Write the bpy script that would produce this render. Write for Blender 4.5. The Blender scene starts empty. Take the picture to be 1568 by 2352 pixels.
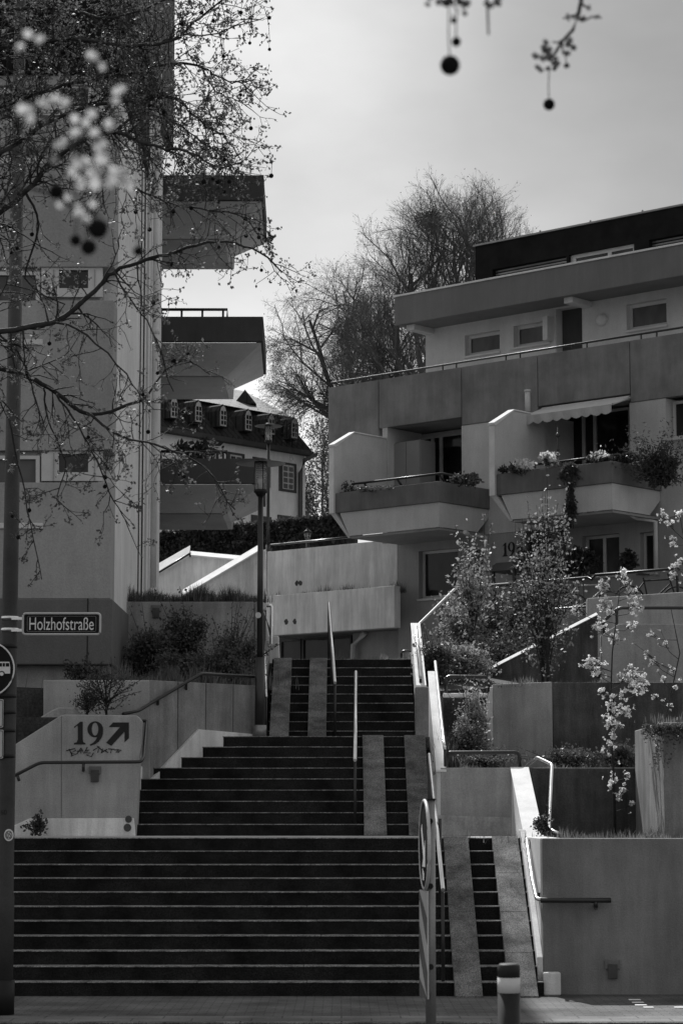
import bpy, math, random
from mathutils import Vector, Matrix
R = math.radians
rnd = random.Random(7)
S = bpy.context.scene
COL = S.collection

# ---------------------------------------------------------------- camera model
F = 5552.6; PITCH = R(7.15); CZ = 2.04
cp, sp = math.cos(PITCH), math.sin(PITCH)
def P(u, v, Y):
    a = (u - 784) / F; b = -(v - 1176) / F
    s = Y / (cp - b * sp)
    return Vector((a * s, Y, CZ + s * (sp + b * cp)))

# ---------------------------------------------------------------- materials
def newmat(name):
    m = bpy.data.materials.new(name); m.use_nodes = True
    nt = m.node_tree; nt.nodes.clear()
    out = nt.nodes.new('ShaderNodeOutputMaterial')
    return m, nt, out
def N(nt, t, **kw):
    n = nt.nodes.new(t)
    for k, v in kw.items():
        if k in n.inputs: n.inputs[k].default_value = v
        else: setattr(n, k, v)
    return n
def noise(nt, src, scale, vec=(1,1,1), detail=4, rough=.6):
    mp = N(nt, 'ShaderNodeMapping'); mp.inputs['Scale'].default_value = vec
    nt.links.new(src, mp.inputs[0])
    n = N(nt, 'ShaderNodeTexNoise', Scale=scale, Detail=detail, Roughness=rough)
    nt.links.new(mp.outputs[0], n.inputs['Vector'])
    return n.outputs['Fac']
def rng(nt, src, a, b, lo, hi):
    r = N(nt, 'ShaderNodeMapRange'); r.clamp = True
    r.inputs[1].default_value = a; r.inputs[2].default_value = b
    r.inputs[3].default_value = lo; r.inputs[4].default_value = hi
    nt.links.new(src, r.inputs[0]); return r.outputs[0]
def mul(nt, a, b, op='MULTIPLY'):
    m = N(nt, 'ShaderNodeMath'); m.operation = op
    for i, x in enumerate((a, b)):
        if isinstance(x, (int, float)): m.inputs[i].default_value = x
        else: nt.links.new(x, m.inputs[i])
    return m.outputs[0]
def surf(name, base, rough=.85, fine=(60, .12), blotch=(1.2, .15), streak=0, speck=0, bump=.2, metallic=0, spec=.3, bscale=None, tiles=None):
    m, nt, out = newmat(name)
    tc = N(nt, 'ShaderNodeTexCoord').outputs['Object']
    f = rng(nt, noise(nt, tc, fine[0], detail=2), .3, .7, 1 - fine[1], 1 + fine[1])
    b = rng(nt, noise(nt, tc, blotch[0], detail=6), .35, .65, 1 - blotch[1], 1 + blotch[1])
    val = mul(nt, f, b)
    if streak:
        s = rng(nt, noise(nt, tc, 1, (3.5, 3.5, .5), detail=8, rough=.7), .36, .64, 1 - streak, 1 + streak * .6)
        s2 = rng(nt, noise(nt, tc, 1, (13, 13, .7), detail=5), .35, .65, 1 - streak * .25, 1 + streak * .2)
        val = mul(nt, mul(nt, val, s), s2)
    if speck:
        v = N(nt, 'ShaderNodeTexVoronoi', Scale=110); nt.links.new(tc, v.inputs['Vector'])
        bw = N(nt, 'ShaderNodeRGBToBW'); nt.links.new(v.outputs['Color'], bw.inputs[0])
        val = mul(nt, val, rng(nt, bw.outputs[0], .2, .8, 1 - speck, 1 + speck))
    if tiles:
        br = N(nt, 'ShaderNodeTexBrick', Scale=1.0); br.inputs['Color1'].default_value = (1,1,1,1)
        br.inputs['Color2'].default_value = (.82,.82,.82,1); br.inputs['Mortar'].default_value = (.45,.45,.45,1)
        br.inputs['Brick Width'].default_value = tiles[0]; br.inputs['Row Height'].default_value = tiles[1]
        br.inputs['Mortar Size'].default_value = tiles[2]
        nt.links.new(tc, br.inputs['Vector'])
        bb = N(nt, 'ShaderNodeRGBToBW'); nt.links.new(br.outputs['Color'], bb.inputs[0])
        val = mul(nt, val, bb.outputs[0])
    val = mul(nt, val, base)
    cc = N(nt, 'ShaderNodeCombineColor')
    for i in range(3): nt.links.new(val, cc.inputs[i])
    p = N(nt, 'ShaderNodeBsdfPrincipled', Roughness=rough, Metallic=metallic)
    p.inputs['Specular IOR Level'].default_value = spec
    nt.links.new(cc.outputs[0], p.inputs['Base Color'])
    if bump:
        bn = N(nt, 'ShaderNodeBump', Strength=bump, Distance=.01)
        nt.links.new(noise(nt, tc, bscale or fine[0], detail=4), bn.inputs['Height'])
        nt.links.new(bn.outputs[0], p.inputs['Normal'])
    nt.links.new(p.outputs[0], out.inputs[0])
    return m
def leafmat(name, base, trans=.5):
    m, nt, out = newmat(name)
    tc = N(nt, 'ShaderNodeTexCoord').outputs['Object']
    val = mul(nt, rng(nt, noise(nt, tc, 3, detail=3), .35, .65, .6, 1.4), base)
    cc = N(nt, 'ShaderNodeCombineColor')
    for i in range(3): nt.links.new(val, cc.inputs[i])
    d = N(nt, 'ShaderNodeBsdfPrincipled', Roughness=.5); t = N(nt, 'ShaderNodeBsdfTranslucent')
    d.inputs['Specular IOR Level'].default_value = .4
    nt.links.new(cc.outputs[0], d.inputs['Base Color']); nt.links.new(cc.outputs[0], t.inputs['Color'])
    mx = N(nt, 'ShaderNodeMixShader'); mx.inputs[0].default_value = trans
    nt.links.new(d.outputs[0], mx.inputs[1]); nt.links.new(t.outputs[0], mx.inputs[2])
    nt.links.new(mx.outputs[0], out.inputs[0]); return m
def glassmat(name, base=.02, rough=.08):
    m, nt, out = newmat(name)
    tc = N(nt, 'ShaderNodeTexCoord').outputs['Object']
    val = rng(nt, noise(nt, tc, 1.1, (1, 1, .5), detail=3), .35, .7, base * .4, base * 2.2)
    cc = N(nt, 'ShaderNodeCombineColor')
    for i in range(3): nt.links.new(val, cc.inputs[i])
    p = N(nt, 'ShaderNodeBsdfPrincipled', Roughness=rough); p.inputs['Specular IOR Level'].default_value = .3
    nt.links.new(cc.outputs[0], p.inputs['Base Color'])
    bn = N(nt, 'ShaderNodeBump', Strength=.05, Distance=.05)
    nt.links.new(noise(nt, tc, 1.6, detail=1), bn.inputs['Height']); nt.links.new(bn.outputs[0], p.inputs['Normal'])
    nt.links.new(p.outputs[0], out.inputs[0]); return m
def clearglass(name):
    m, nt, out = newmat(name)
    t = N(nt, 'ShaderNodeBsdfTransparent'); t.inputs[0].default_value = (.85,.85,.85,1)
    g = N(nt, 'ShaderNodeBsdfPrincipled', Roughness=.05); g.inputs['Base Color'].default_value = (.5,.5,.5,1)
    mx = N(nt, 'ShaderNodeMixShader'); mx.inputs[0].default_value = .35
    nt.links.new(t.outputs[0], mx.inputs[1]); nt.links.new(g.outputs[0], mx.inputs[2])
    nt.links.new(mx.outputs[0], out.inputs[0]); return m

M = dict(
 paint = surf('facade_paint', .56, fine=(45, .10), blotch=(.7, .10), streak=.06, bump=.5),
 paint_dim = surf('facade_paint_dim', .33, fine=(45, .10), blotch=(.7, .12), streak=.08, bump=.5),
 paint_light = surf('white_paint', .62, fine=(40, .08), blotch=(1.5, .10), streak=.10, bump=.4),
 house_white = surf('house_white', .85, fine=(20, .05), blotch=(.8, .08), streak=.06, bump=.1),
 facade_side_lit = surf('facade_side_lit', .72, fine=(45, .08), blotch=(.7, .1), streak=.1, bump=.5),  # paler than the front wall: the side's stronger light put into the colour
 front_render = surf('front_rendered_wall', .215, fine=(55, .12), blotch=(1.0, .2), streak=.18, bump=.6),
 concrete_mid = surf('concrete_mid', .40, fine=(50, .15), blotch=(2.2, .25), streak=.25, bump=.5),
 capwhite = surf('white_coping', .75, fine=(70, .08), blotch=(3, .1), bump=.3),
 render = surf('rendered_wall', .36, fine=(55, .12), blotch=(1.1, .18), streak=.16, bump=.6),
 concrete = surf('weathered_concrete', .27, fine=(50, .15), blotch=(1.3, .25), streak=.28, bump=.5),
 concrete_light = surf('pale_board_concrete', .76, fine=(60, .08), blotch=(1, .12), streak=.22, bump=.4),
 concrete_dark = surf('stained_concrete', .085, fine=(40, .2), blotch=(1.2, .4), streak=.5, bump=.6),
 parapet = surf('parapet_concrete', .225, fine=(60, .10), blotch=(1.1, .22), streak=.14, bump=.4),
 fascia = surf('fascia_concrete', .18, fine=(60, .08), blotch=(.6, .08), streak=.08, bump=.4),
 planter = surf('planter_concrete', .17, fine=(60, .10), blotch=(1.4, .12), streak=.15, bump=.4),
 dark_band = surf('dark_concrete_band', .07, fine=(60, .10), blotch=(1, .15), streak=.12, bump=.4),
 plinth = surf('plinth_paint', .13, fine=(50, .10), blotch=(1, .10), streak=.08, bump=.4),
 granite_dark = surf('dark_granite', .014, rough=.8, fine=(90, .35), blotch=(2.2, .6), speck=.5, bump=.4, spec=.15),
 granite_tread = surf('worn_lit_granite', .19, rough=.8, fine=(90, .3), blotch=(6, .5), speck=.6, bump=.4, spec=.15),  # worn stone, paler than the risers; lit nosing edges put into the colour
 granite_ramp = surf('grey_granite', .135, rough=.85, fine=(140, .25), blotch=(2.6, .5), speck=.45, bump=.5, spec=.15),
 paving = surf('paving', .11, fine=(60, .2), blotch=(1.0, .45), bump=.6, tiles=(.20, .10, .008)),
 paving_band = surf('paving_slabs', .15, fine=(60, .2), blotch=(.8, .45), bump=.5, tiles=(.6, .35, .01)),
 asphalt = surf('asphalt', .045, fine=(90, .3), blotch=(1.5, .2), speck=.4, bump=.8),
 soil = surf('soil', .045, fine=(30, .4), blotch=(2, .4), bump=1),
 steel = surf('bright_steel', .80, rough=.28, fine=(60, .04), blotch=(6, .08), bump=.05, metallic=.9, spec=.5),
 blackrail = surf('black_rail_paint', .02, rough=.35, fine=(60, .1), blotch=(6, .2), bump=.1, spec=.5),
 polegrey = surf('pole_paint', .05, rough=.55, fine=(70, .12), blotch=(3, .2), bump=.4, spec=.3),
 white = surf('white_lettering', .80, fine=(60, .04), blotch=(4, .08), bump=0),
 signblue = surf('dark_enamel', .012, rough=.6, fine=(60, .05), blotch=(4, .1), bump=0, spec=.15),
 black = surf('black_paint', .015, rough=.6, fine=(60, .1), blotch=(5, .2), bump=0),
 sticker_grey = surf('graffiti_grey', .07, fine=(60, .1), blotch=(5, .2), bump=0),
 frame = surf('window_frame', .55, rough=.45, fine=(60, .04), blotch=(3, .08), bump=.05),
 frame_dark = surf('dark_window_frame', .06, rough=.5, fine=(60, .04), blotch=(3, .08), bump=.05),
 sheet_grey = surf('sign_back', .25, rough=.4, fine=(60, .08), blotch=(3, .15), bump=.1, metallic=.5),
 slats = surf('dark_cladding', .12, rough=.7, fine=(60, .15), blotch=(2, .25), bump=.3),
 cladding = surf('dark_roof_cladding', .012, rough=.85, fine=(60, .15), blotch=(2, .3), bump=.3, spec=.1),
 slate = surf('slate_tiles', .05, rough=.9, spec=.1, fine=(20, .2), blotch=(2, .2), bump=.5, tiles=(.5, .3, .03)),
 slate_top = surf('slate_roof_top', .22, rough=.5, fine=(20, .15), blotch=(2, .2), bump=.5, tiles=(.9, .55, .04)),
 oldstone = surf('ivy_stone', .045, fine=(8, .5), blotch=(1.2, .5), bump=1.0, bscale=6),
 bark = surf('bark', .05, fine=(30, .3), blotch=(3, .3), bump=.8),
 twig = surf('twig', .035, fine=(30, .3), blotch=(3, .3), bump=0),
 twig_far = surf('sunlit_twig', .12, fine=(30, .3), blotch=(3, .3), bump=0),  # paler copy of twig for the far trees, sunlight put into the colour
 ball = surf('seed_ball', .02, rough=.95, fine=(300, .5), blotch=(30, .2), bump=1, spec=.05),
 leaf = leafmat('leaf', .11, .4), leaf_bright = leafmat('young_leaf', .30, .45), leaf_dark = leafmat('dark_leaf', .07, .3),
 leaf_tree = leafmat('bud_leaf', .12, .5),
 near_leaf = leafmat('near_young_leaf', .52, .6),
 blossom = leafmat('blossom', .75, .4),
 grass = leafmat('grass_blade', .15, .5),
 fabric = surf('awning_fabric', .5, fine=(60, .05), blotch=(4, .05), bump=.1),
 glass = glassmat('window_glass'), glass_dim = glassmat('dim_window_glass', .05, .15), lampglass = clearglass('lamp_glass'),
 cabinet = surf('cabinet', .3, rough=.6, fine=(60, .05), blotch=(1, .05), bump=.1),
)

# ---------------------------------------------------------------- mesh builder
class MB:
    def __init__(s): s.v = []; s.f = []; s.sm = []
    def face(s, pts, smooth=False):
        b = len(s.v); s.v += [tuple(p) for p in pts]; s.f.append(tuple(range(b, b + len(pts)))); s.sm.append(smooth)
    def hull(s, A, B):
        """closed prism between two matching rings (same order)"""
        b = len(s.v); n = len(A); s.v += [tuple(p) for p in A] + [tuple(p) for p in B]
        s.f.append(tuple(range(b, b + n))[::-1]); s.f.append(tuple(range(b + n, b + 2 * n)))
        for i in range(n):
            j = (i + 1) % n; s.f.append((b + i, b + j, b + n + j, b + n + i))
        s.sm += [False] * (n + 2); return s
    def box(s, x0, x1, y0, y1, z0, z1):
        return s.hull([(x0,y0,z0),(x1,y0,z0),(x1,y1,z0),(x0,y1,z0)], [(x0,y0,z1),(x1,y0,z1),(x1,y1,z1),(x0,y1,z1)])
    def ext(s, poly, vec):
        vec = Vector(vec); return s.hull([Vector(p) for p in poly], [Vector(p) + vec for p in poly])
    def column(s, xy, z0, z1):
        return s.hull([(x, y, z0) for x, y in xy], [(x, y, z1) for x, y in xy])
    def tube(s, pts, r, n=8, cap=True, r1=None):
        pts = [Vector(p) for p in pts]; m = len(pts); b = len(s.v)
        for i, p in enumerate(pts):
            t = (pts[min(i + 1, m - 1)] - pts[max(i - 1, 0)])
            if t.length < 1e-9: t = Vector((0, 0, 1))
            t.normalize()
            a = Vector((0, 0, 1)) if abs(t.z) < .9 else Vector((1, 0, 0))
            e1 = t.cross(a).normalized(); e2 = t.cross(e1)
            rr = r[i] if isinstance(r, (list, tuple)) else (r if r1 is None else r + (r1 - r) * i / (m - 1))
            for k in range(n):
                q = 2 * math.pi * k / n
                s.v.append(tuple(p + (e1 * math.cos(q) + e2 * math.sin(q)) * rr))
        for i in range(m - 1):
            for k in range(n):
                k2 = (k + 1) % n
                s.f.append((b + i*n + k, b + i*n + k2, b + (i+1)*n + k2, b + (i+1)*n + k)); s.sm.append(True)
        if cap:
            s.f.append(tuple(b + k for k in range(n))[::-1]); s.f.append(tuple(b + (m-1)*n + k for k in range(n))); s.sm += [False, False]
        return s
    def lathe(s, c, prof, n=20):
        b = len(s.v); c = Vector(c)
        for r, z in prof:
            for k in range(n):
                q = 2 * math.pi * k / n; s.v.append((c.x + r*math.cos(q), c.y + r*math.sin(q), c.z + z))
        for i in range(len(prof) - 1):
            for k in range(n):
                k2 = (k + 1) % n
                s.f.append((b + i*n + k, b + i*n + k2, b + (i+1)*n + k2, b + (i+1)*n + k)); s.sm.append(True)
        s.f.append(tuple(b + k for k in range(n))[::-1]); s.f.append(tuple(b + (len(prof)-1)*n + k for k in range(n))); s.sm += [False, False]
        return s
    def leaf(s, p, size, rg=rnd, flat=0, asp=.6):
        d = Vector((rg.gauss(0,1), rg.gauss(0,1), rg.gauss(0,1) * (1 - flat))); d.normalize()
        e = d.cross(Vector((rg.gauss(0,1), rg.gauss(0,1), rg.gauss(0,1)))).normalized()
        p = Vector(p); sz = size * rg.uniform(.6, 1.3)
        q = p + d * sz * .5
        s.face([p, q + e * sz * asp * .5, p + d * sz, q - e * sz * asp * .5])
    def blade(s, p, h, w, rg=rnd, lean=.35):
        p = Vector(p); a = rg.uniform(0, 6.28); l = rg.gauss(0, lean) * h
        e = Vector((math.cos(a), math.sin(a), 0)) * w; d = Vector((math.cos(a + 1.3) * l, math.sin(a + 1.3) * l, h))
        m = p + d * .5 + Vector((0, 0, .08 * h))
        s.face([p - e, p + e, m + e * .7, m - e * .7]); s.face([m - e * .7, m + e * .7, p + d])
    def build(s, name, mat, parent=None, bevel=0, segs=2):
        o = origin(parent)
        me = bpy.data.meshes.new(name)
        me.from_pydata([(x - o.x, y - o.y, z - o.z) for x, y, z in s.v], [], s.f)
        me.polygons.foreach_set('use_smooth', s.sm)
        me.materials.append(M[mat] if isinstance(mat, str) else mat); me.update()
        ob = bpy.data.objects.new(name, me); COL.objects.link(ob)
        if parent: ob.parent = parent
        if bevel:
            md = ob.modifiers.new('bevel', 'BEVEL'); md.width = bevel; md.segments = segs; md.limit_method = 'ANGLE'; md.angle_limit = R(40)
        return ob
def origin(p):
    o = Vector((0, 0, 0))
    while p is not None: o += p.location; p = p.parent
    return o
def tag(o, label, cat, group=None):
    o['label'] = label; o['category'] = cat
    if group: o['group'] = group
    return o
def thing(name, label, cat, loc, group=None):
    o = bpy.data.objects.new(name, None); COL.objects.link(o); o.location = Vector(loc); o.empty_display_size = .2
    return tag(o, label, cat, group)
def struct(o, kind='structure'): o['kind'] = kind; return o
def copy_tree(o, parent=None):
    c = o.copy(); COL.objects.link(c); c.parent = parent
    for ch in list(o.children): copy_tree(ch, c)
    return c
def text_part(body, p0, ex, ez, W, H, nrm, mat, name, parent, depth=.004):
    cu = bpy.data.curves.new('t', 'FONT'); cu.body = body; cu.extrude = 0
    to = bpy.data.objects.new('t', cu); COL.objects.link(to)
    bpy.context.view_layer.update()
    me = bpy.data.meshes.new_from_object(to.evaluated_get(bpy.context.evaluated_depsgraph_get()))
    bpy.data.objects.remove(to)
    xs = [v.co.x for v in me.vertices]; ys = [v.co.y for v in me.vertices]
    x0, x1, y0, y1 = min(xs), max(xs), min(ys), max(ys)
    o = origin(parent); p0 = Vector(p0); ex = Vector(ex).normalized(); ez = Vector(ez).normalized(); nn = Vector(nrm).normalized()
    for v in me.vertices:
        v.co = p0 + ex * (v.co.x - x0) / (x1 - x0) * W + ez * (v.co.y - y0) / (y1 - y0) * H + nn * depth - o
    me.materials.clear(); me.materials.append(M[mat])
    ob = bpy.data.objects.new(name, me); COL.objects.link(ob); ob.parent = parent
    return ob

# hierarchical branching: points fill an ellipsoid, each joins the nearest node of the coarser level
def grow(mb, base, centre, rad, counts, r0, rg, seg=3, sides=(7,5,4,3,3), wob=.06, fill=1.0, shell=.55, drop=None, tipr=.35):
    base = Vector(base); centre = Vector(centre); rad = Vector(rad)
    def samp(f0, f1):
        while True:
            q = Vector((rg.uniform(-1,1), rg.uniform(-1,1), rg.uniform(-1,1)))
            l = q.length
            if l <= 1 and l >= f0:
                q = q * f1
                return centre + Vector((q.x*rad.x, q.y*rad.y, q.z*rad.z))
    top = base.lerp(centre, .55)
    nodes = [base.lerp(top, t) for t in (.45, .7, .85, 1)]
    mb.tube([base, base.lerp(top,.5) + Vector((rg.uniform(-1,1), 0, 0)) * r0 * .5, top], r0, sides[0], r1=r0*.72)
    r = r0 * .62; tips = []
    for L, n in enumerate(counts):
        sc = [.62, .82, .93, 1.0, 1.03][min(L + (5 - len(counts) if len(counts) < 5 else 0), 4)] if len(counts) > 1 else 1
        new = []
        for _ in range(n):
            t = samp(shell if L < 2 else .1, sc)
            best = None; bd = 1e9
            for q in (nodes if len(nodes) < 500 else rg.sample(nodes, 500)):
                d = (q - t); dd = d.x*d.x + d.y*d.y + d.z*d.z*(1 if t.z > q.z else 3.5)
                if dd < bd: bd = dd; best = q
            if L >= 2 and math.sqrt(bd) > max(rad) * .9: continue
            ln = (t - best).length; pts = [best]
            out = (best - base); out.z = abs(out.z) + .3
            c1 = best.lerp(t, .5) + out.normalized() * ln * .12 + Vector((rg.gauss(0,1), rg.gauss(0,1), rg.gauss(0,1))) * ln * wob
            for k in range(1, seg + 1):
                x = k / seg
                pts.append(best * (1-x)**2 + c1 * 2*x*(1-x) + t * x*x)
            mb.tube(pts, r, sides[min(L + 1, 4)], cap=False, r1=r * tipr)
            new += pts[1:]; tips.append((pts[-1], L))
        nodes = nodes + new if L < 1 else new + nodes[-200:]
        r *= .5
    mx = len(counts) - 1
    return [p for p, L in tips if L == mx]

def foliage(mb, c, rad, n, size, rg, clumps=9, spread=.38):
    c = Vector(c); rad = Vector(rad)
    cl = []
    for _ in range(clumps):
        while True:
            q = Vector((rg.uniform(-1,1), rg.uniform(-1,1), rg.uniform(-1,1)))
            if q.length <= 1: break
        cl.append((q * .8, rg.uniform(.5, 1.2)))
    for _ in range(n):
        q, w = rg.choice(cl)
        p = q + Vector((rg.gauss(0,1), rg.gauss(0,1), rg.gauss(0,1))) * spread * w * .6
        mb.leaf(c + Vector((p.x*rad.x, p.y*rad.y, p.z*rad.z)), size, rg)

def shrub(name, label, cat, base, centre, rad, nleaf, lsize, seed, mat='leaf', stems=(5, 14, 50), r0=.02, group=None, blossoms=0, bsize=.05, clumps=9, nostem=False):
    rg = random.Random(seed); t = thing(name, label, cat, base, group)
    tips = []
    b = MB(); tips = grow(b, base, centre, rad, stems, r0, rg, seg=2, sides=(5,4,3,3,3))
    b.build('stem', 'twig', t)
    l = MB(); foliage(l, centre, rad, nleaf, lsize, rg, clumps, .5)
    sh_=MB(); cc=Vector(centre); b0=Vector(base)
    for _ in range(int(12+max(rad)*14)):
        d=Vector((rg.gauss(0,1)*rad[0],rg.gauss(0,1)*rad[1],abs(rg.gauss(.7,.6))*rad[2])); L=rg.uniform(.8,1.35)
        e_=cc+Vector((d.x*.6,d.y*.6,d.z*.9))*L; st_=cc.lerp(b0,rg.uniform(.45,1)); md_=st_.lerp(e_,.5)+Vector((rg.gauss(0,.08),rg.gauss(0,.08),.1))*max(rad)
        pts=[st_*(1-x)**2+md_*2*x*(1-x)+e_*x*x for x in (0,.2,.4,.6,.8,1)]
        sh_.tube(pts,.007,4,cap=False,r1=.003)
        for k in range(int(10+L*8)):
            x=rg.uniform(.3,1); f_=x*5; a_=min(int(f_),4); l.leaf(pts[a_].lerp(pts[a_+1],f_-a_)+Vector((rg.gauss(0,1),rg.gauss(0,1),rg.gauss(0,1)))*.02,lsize,rg)
    sh_.build('shoots','twig',t)
    for p in tips:
        for _ in range(3): l.leaf(p + Vector((rg.gauss(0,.03), rg.gauss(0,.03), rg.gauss(0,.03))), lsize, rg)
    l.build('foliage', mat, t)
    if blossoms:
        f = MB()
        for _ in range(blossoms):
            p = rg.choice(tips) + Vector((rg.gauss(0,1), rg.gauss(0,1), rg.gauss(0,1))) * .05
            for _ in range(14): f.leaf(p + Vector((rg.gauss(0,1), rg.gauss(0,1), rg.gauss(0,1))) * bsize, bsize, rg, asp=1)
        f.build('blossom', 'blossom', t)
    return t

# ================================================================= GROUND
RISE = .16
g = MB(); g.face([(-900, 11.5, .18), (-900, 24.3, -.12), (900, 24.3, -.12), (900, 11.5, .18)][::-1])
struct(g.build('road', 'asphalt'))
g = MB(); g.box(-900, 900, -400, 11.5, -.4, .3); struct(g.build('near_pavement', 'paving'))
g = MB(); g.box(-400, 400, 24.42, 29.4, -.6, 0); struct(g.build('pavement', 'paving'))
g = MB()
for i in range(-40, 40): g.box(i*1.0+.004, i*1.0+.996, 24.3, 24.418, -.5, .012)
struct(g.build('kerb', 'granite_ramp', bevel=.01))
g = MB(); g.box(-400, 400, 24.5, 25.15, -.1, .005); struct(g.build('pavement_strip', 'paving_band'))
# traffic island the keep-right post stands on
g = MB(); g.column([(.7, 15.9), (1.9, 15.9), (2.1, 16.8), (1.9, 17.7), (.7, 17.7), (.5, 16.8)], -.1, .22)
struct(g.build('traffic_island', 'granite_ramp', bevel=.02))
g = MB()
for (u, v, w, h) in ((1445,2287,26,5),(1452,2293,26,4),(1459,2299,26,4),(1476,2304,22,5),(1545,2304,22,5),(1620,2304,22,5)):
    p = P(u, v, 26.6); Y = 2.04 * F / (v - 1872.5)
    x = (u - 784) * Y / F; ww = w * Y / F
    g.box(x - ww/2, x + ww/2, Y - .05, Y + .05, .004, .010)
struct(g.build('pavement_marking', 'white'))
# terrain behind everything: the slope the stairs climb
g = MB()
g.box(-60, -6.0, 28.1, 33, -.5, 1.7); g.box(-60, -3.0, 33.9, 36.4, -.5, 1.6); g.box(-60, -2.9, 33.9, 80, -.5, 3.4); g.box(-3.0, 2.3, 36.0, 80, -.5, 3.0)
g.box(2.5, 60, 28.4, 80, -.5, 1.70); g.box(1.5, 60, 33.8, 80, -.5, 2.58); g.box(1.6, 60, 38.3, 80, -.5, 3.9)
struct(g.build('terrain', 'soil'))
g = MB(); g.box(-90, 60, 41.0, 90, 3, 4.60); struct(g.build('upper_path', 'paving_band'))
g = MB(); g.box(-90, 90, 78, 700, 0, 9.5); struct(g.build('hill', 'soil'))
g = MB(); g.face([(-3000, -3000, -.6), (3000, -3000, -.6), (3000, 3000, -.6), (-3000, 3000, -.6)]); struct(g.build('ground', 'soil'))

# ================================================================= STAIRS
def flight(label, y0, z0, n, t, x0, x1, ramp, ramplab, leftcut=None):
    th = thing('stair_flight', label, 'stairs', ((x0+x1)/2, y0, z0), 'stair flights')
    for k in range(n):
        b = MB(); yy = y0 + k*t; z1 = z0 + (k+1)*RISE
        xl = x0
        if leftcut: xl = leftcut(yy)
        jit = rnd.uniform(-.004, .004)
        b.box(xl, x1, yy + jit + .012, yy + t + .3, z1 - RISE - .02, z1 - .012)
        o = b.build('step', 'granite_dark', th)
        c = MB(); x = xl
        while x < x1 - .01:                    # the tread slabs, jointed
            xe = min(x + (1.25 if x > xl else rnd.uniform(.5, 1.2)), x1)
            dz = rnd.uniform(-.0015, .0015)
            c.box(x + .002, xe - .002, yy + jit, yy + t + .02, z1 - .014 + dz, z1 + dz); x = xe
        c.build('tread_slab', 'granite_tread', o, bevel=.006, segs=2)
    if ramp:
        a, b_, c_, d_ = ramp
        for (p, q) in ((a, b_), (c_, d_)):
            m = MB(); sl = RISE / t; L = n * t
            segs = 4; gap = .004
            for i in range(segs):
                L = (n - 1) * t; s0 = -t + i * (L + t) / segs; s1 = -t + (i+1) * (L + t) / segs - gap
                zz = lambda s: z0 + RISE + s * RISE / t + .022
                A = [(p, y0 + s0, zz(s0) - .25), (p, y0 + s1, zz(s1) - .25), (p, y0 + s1, zz(s1)), (p, y0 + s0, zz(s0))]
                m.ext(A, (q - p, 0, 0))
            m.build('wheel_ramp', 'granite_ramp', th, bevel=.004)
    return th
# flight 1
flight('lowest and widest dark granite stair flight rising from the pavement', 27.95, 0, 11, .275, -6.0, 2.30, (1.28, 1.59, 1.89, 2.215), '')
# landings
g = MB(); g.box(-6.0, 2.3, 30.98, 34.0, 1.4, 1.76); struct(g.build('landing', 'concrete_mid'))
# left cut of flight 2 by the diagonal wall
def cut2(y): return -2.86 if y < 34.9 else -2.86 + (y - 34.9) * .95
flight('middle dark granite stair flight beside the house number wall', 33.6, 1.76, 9, .29, -2.86, 1.24, (.31, .62, .925, 1.235), '', cut2)
g = MB(); g.box(-2.2, 1.6, 36.2, 38.3, 2.8, 3.2); struct(g.build('landing', 'granite_tread'))
flight('topmost narrow dark stair flight under the terrace', 38.2, 3.2, 9, .29, -1.16, 1.16, None, '')
# ramps of flight 3 (left side)
th3 = [o for o in COL.objects if o.name.startswith('stair_flight')][-1]
for (p, q) in ((-1.13, -.83), (-.53, -.24)):
    m = MB()
    for i in range(4):
        s0 = -.29 + i*2.61/4; s1 = s0 + 2.61/4 - .004
        zz = lambda s: 3.36 + s * RISE / .29 + .022
        m.ext([(p, 38.2+s0, zz(s0)-.25), (p, 38.2+s1, zz(s1)-.25), (p, 38.2+s1, zz(s1)), (p, 38.2+s0, zz(s0))], (q-p, 0, 0))
    m.build('wheel_ramp', 'granite_ramp', th3, bevel=.004)

# ================================================================= HANDRAILS
def rail(label, pts, posts, mat='steel', r=.024, group='handrails', cap=True, post_mat='blackrail', n=10, smooth=True):
    pts = [Vector(p) for p in pts]
    q = [pts[0]]
    for i in range(1, len(pts) - 1):           # rounded bends
        a, b, c = pts[i-1], pts[i], pts[i+1]; rr = min(.07, (a-b).length*.4, (c-b).length*.4)
        p0 = b + (a-b).normalized()*rr; p2 = b + (c-b).normalized()*rr
        for k in range(5): x = k/4; q.append(p0*(1-x)**2 + b*2*x*(1-x) + p2*x*x)
    q.append(pts[-1])
    t = thing('handrail', label, 'handrail', (pts[0].x, pts[0].y, min(p.z for p in pts)), group)
    MB().tube(q, r, n).build('rail', mat, t)
    for (a, b) in posts:
        MB().tube([a, b], r * .85, 8).build('post', post_mat, t)
    return t
def post(x, y, ztop, zbot): return ((x, y, zbot), (x, y, ztop))
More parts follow.
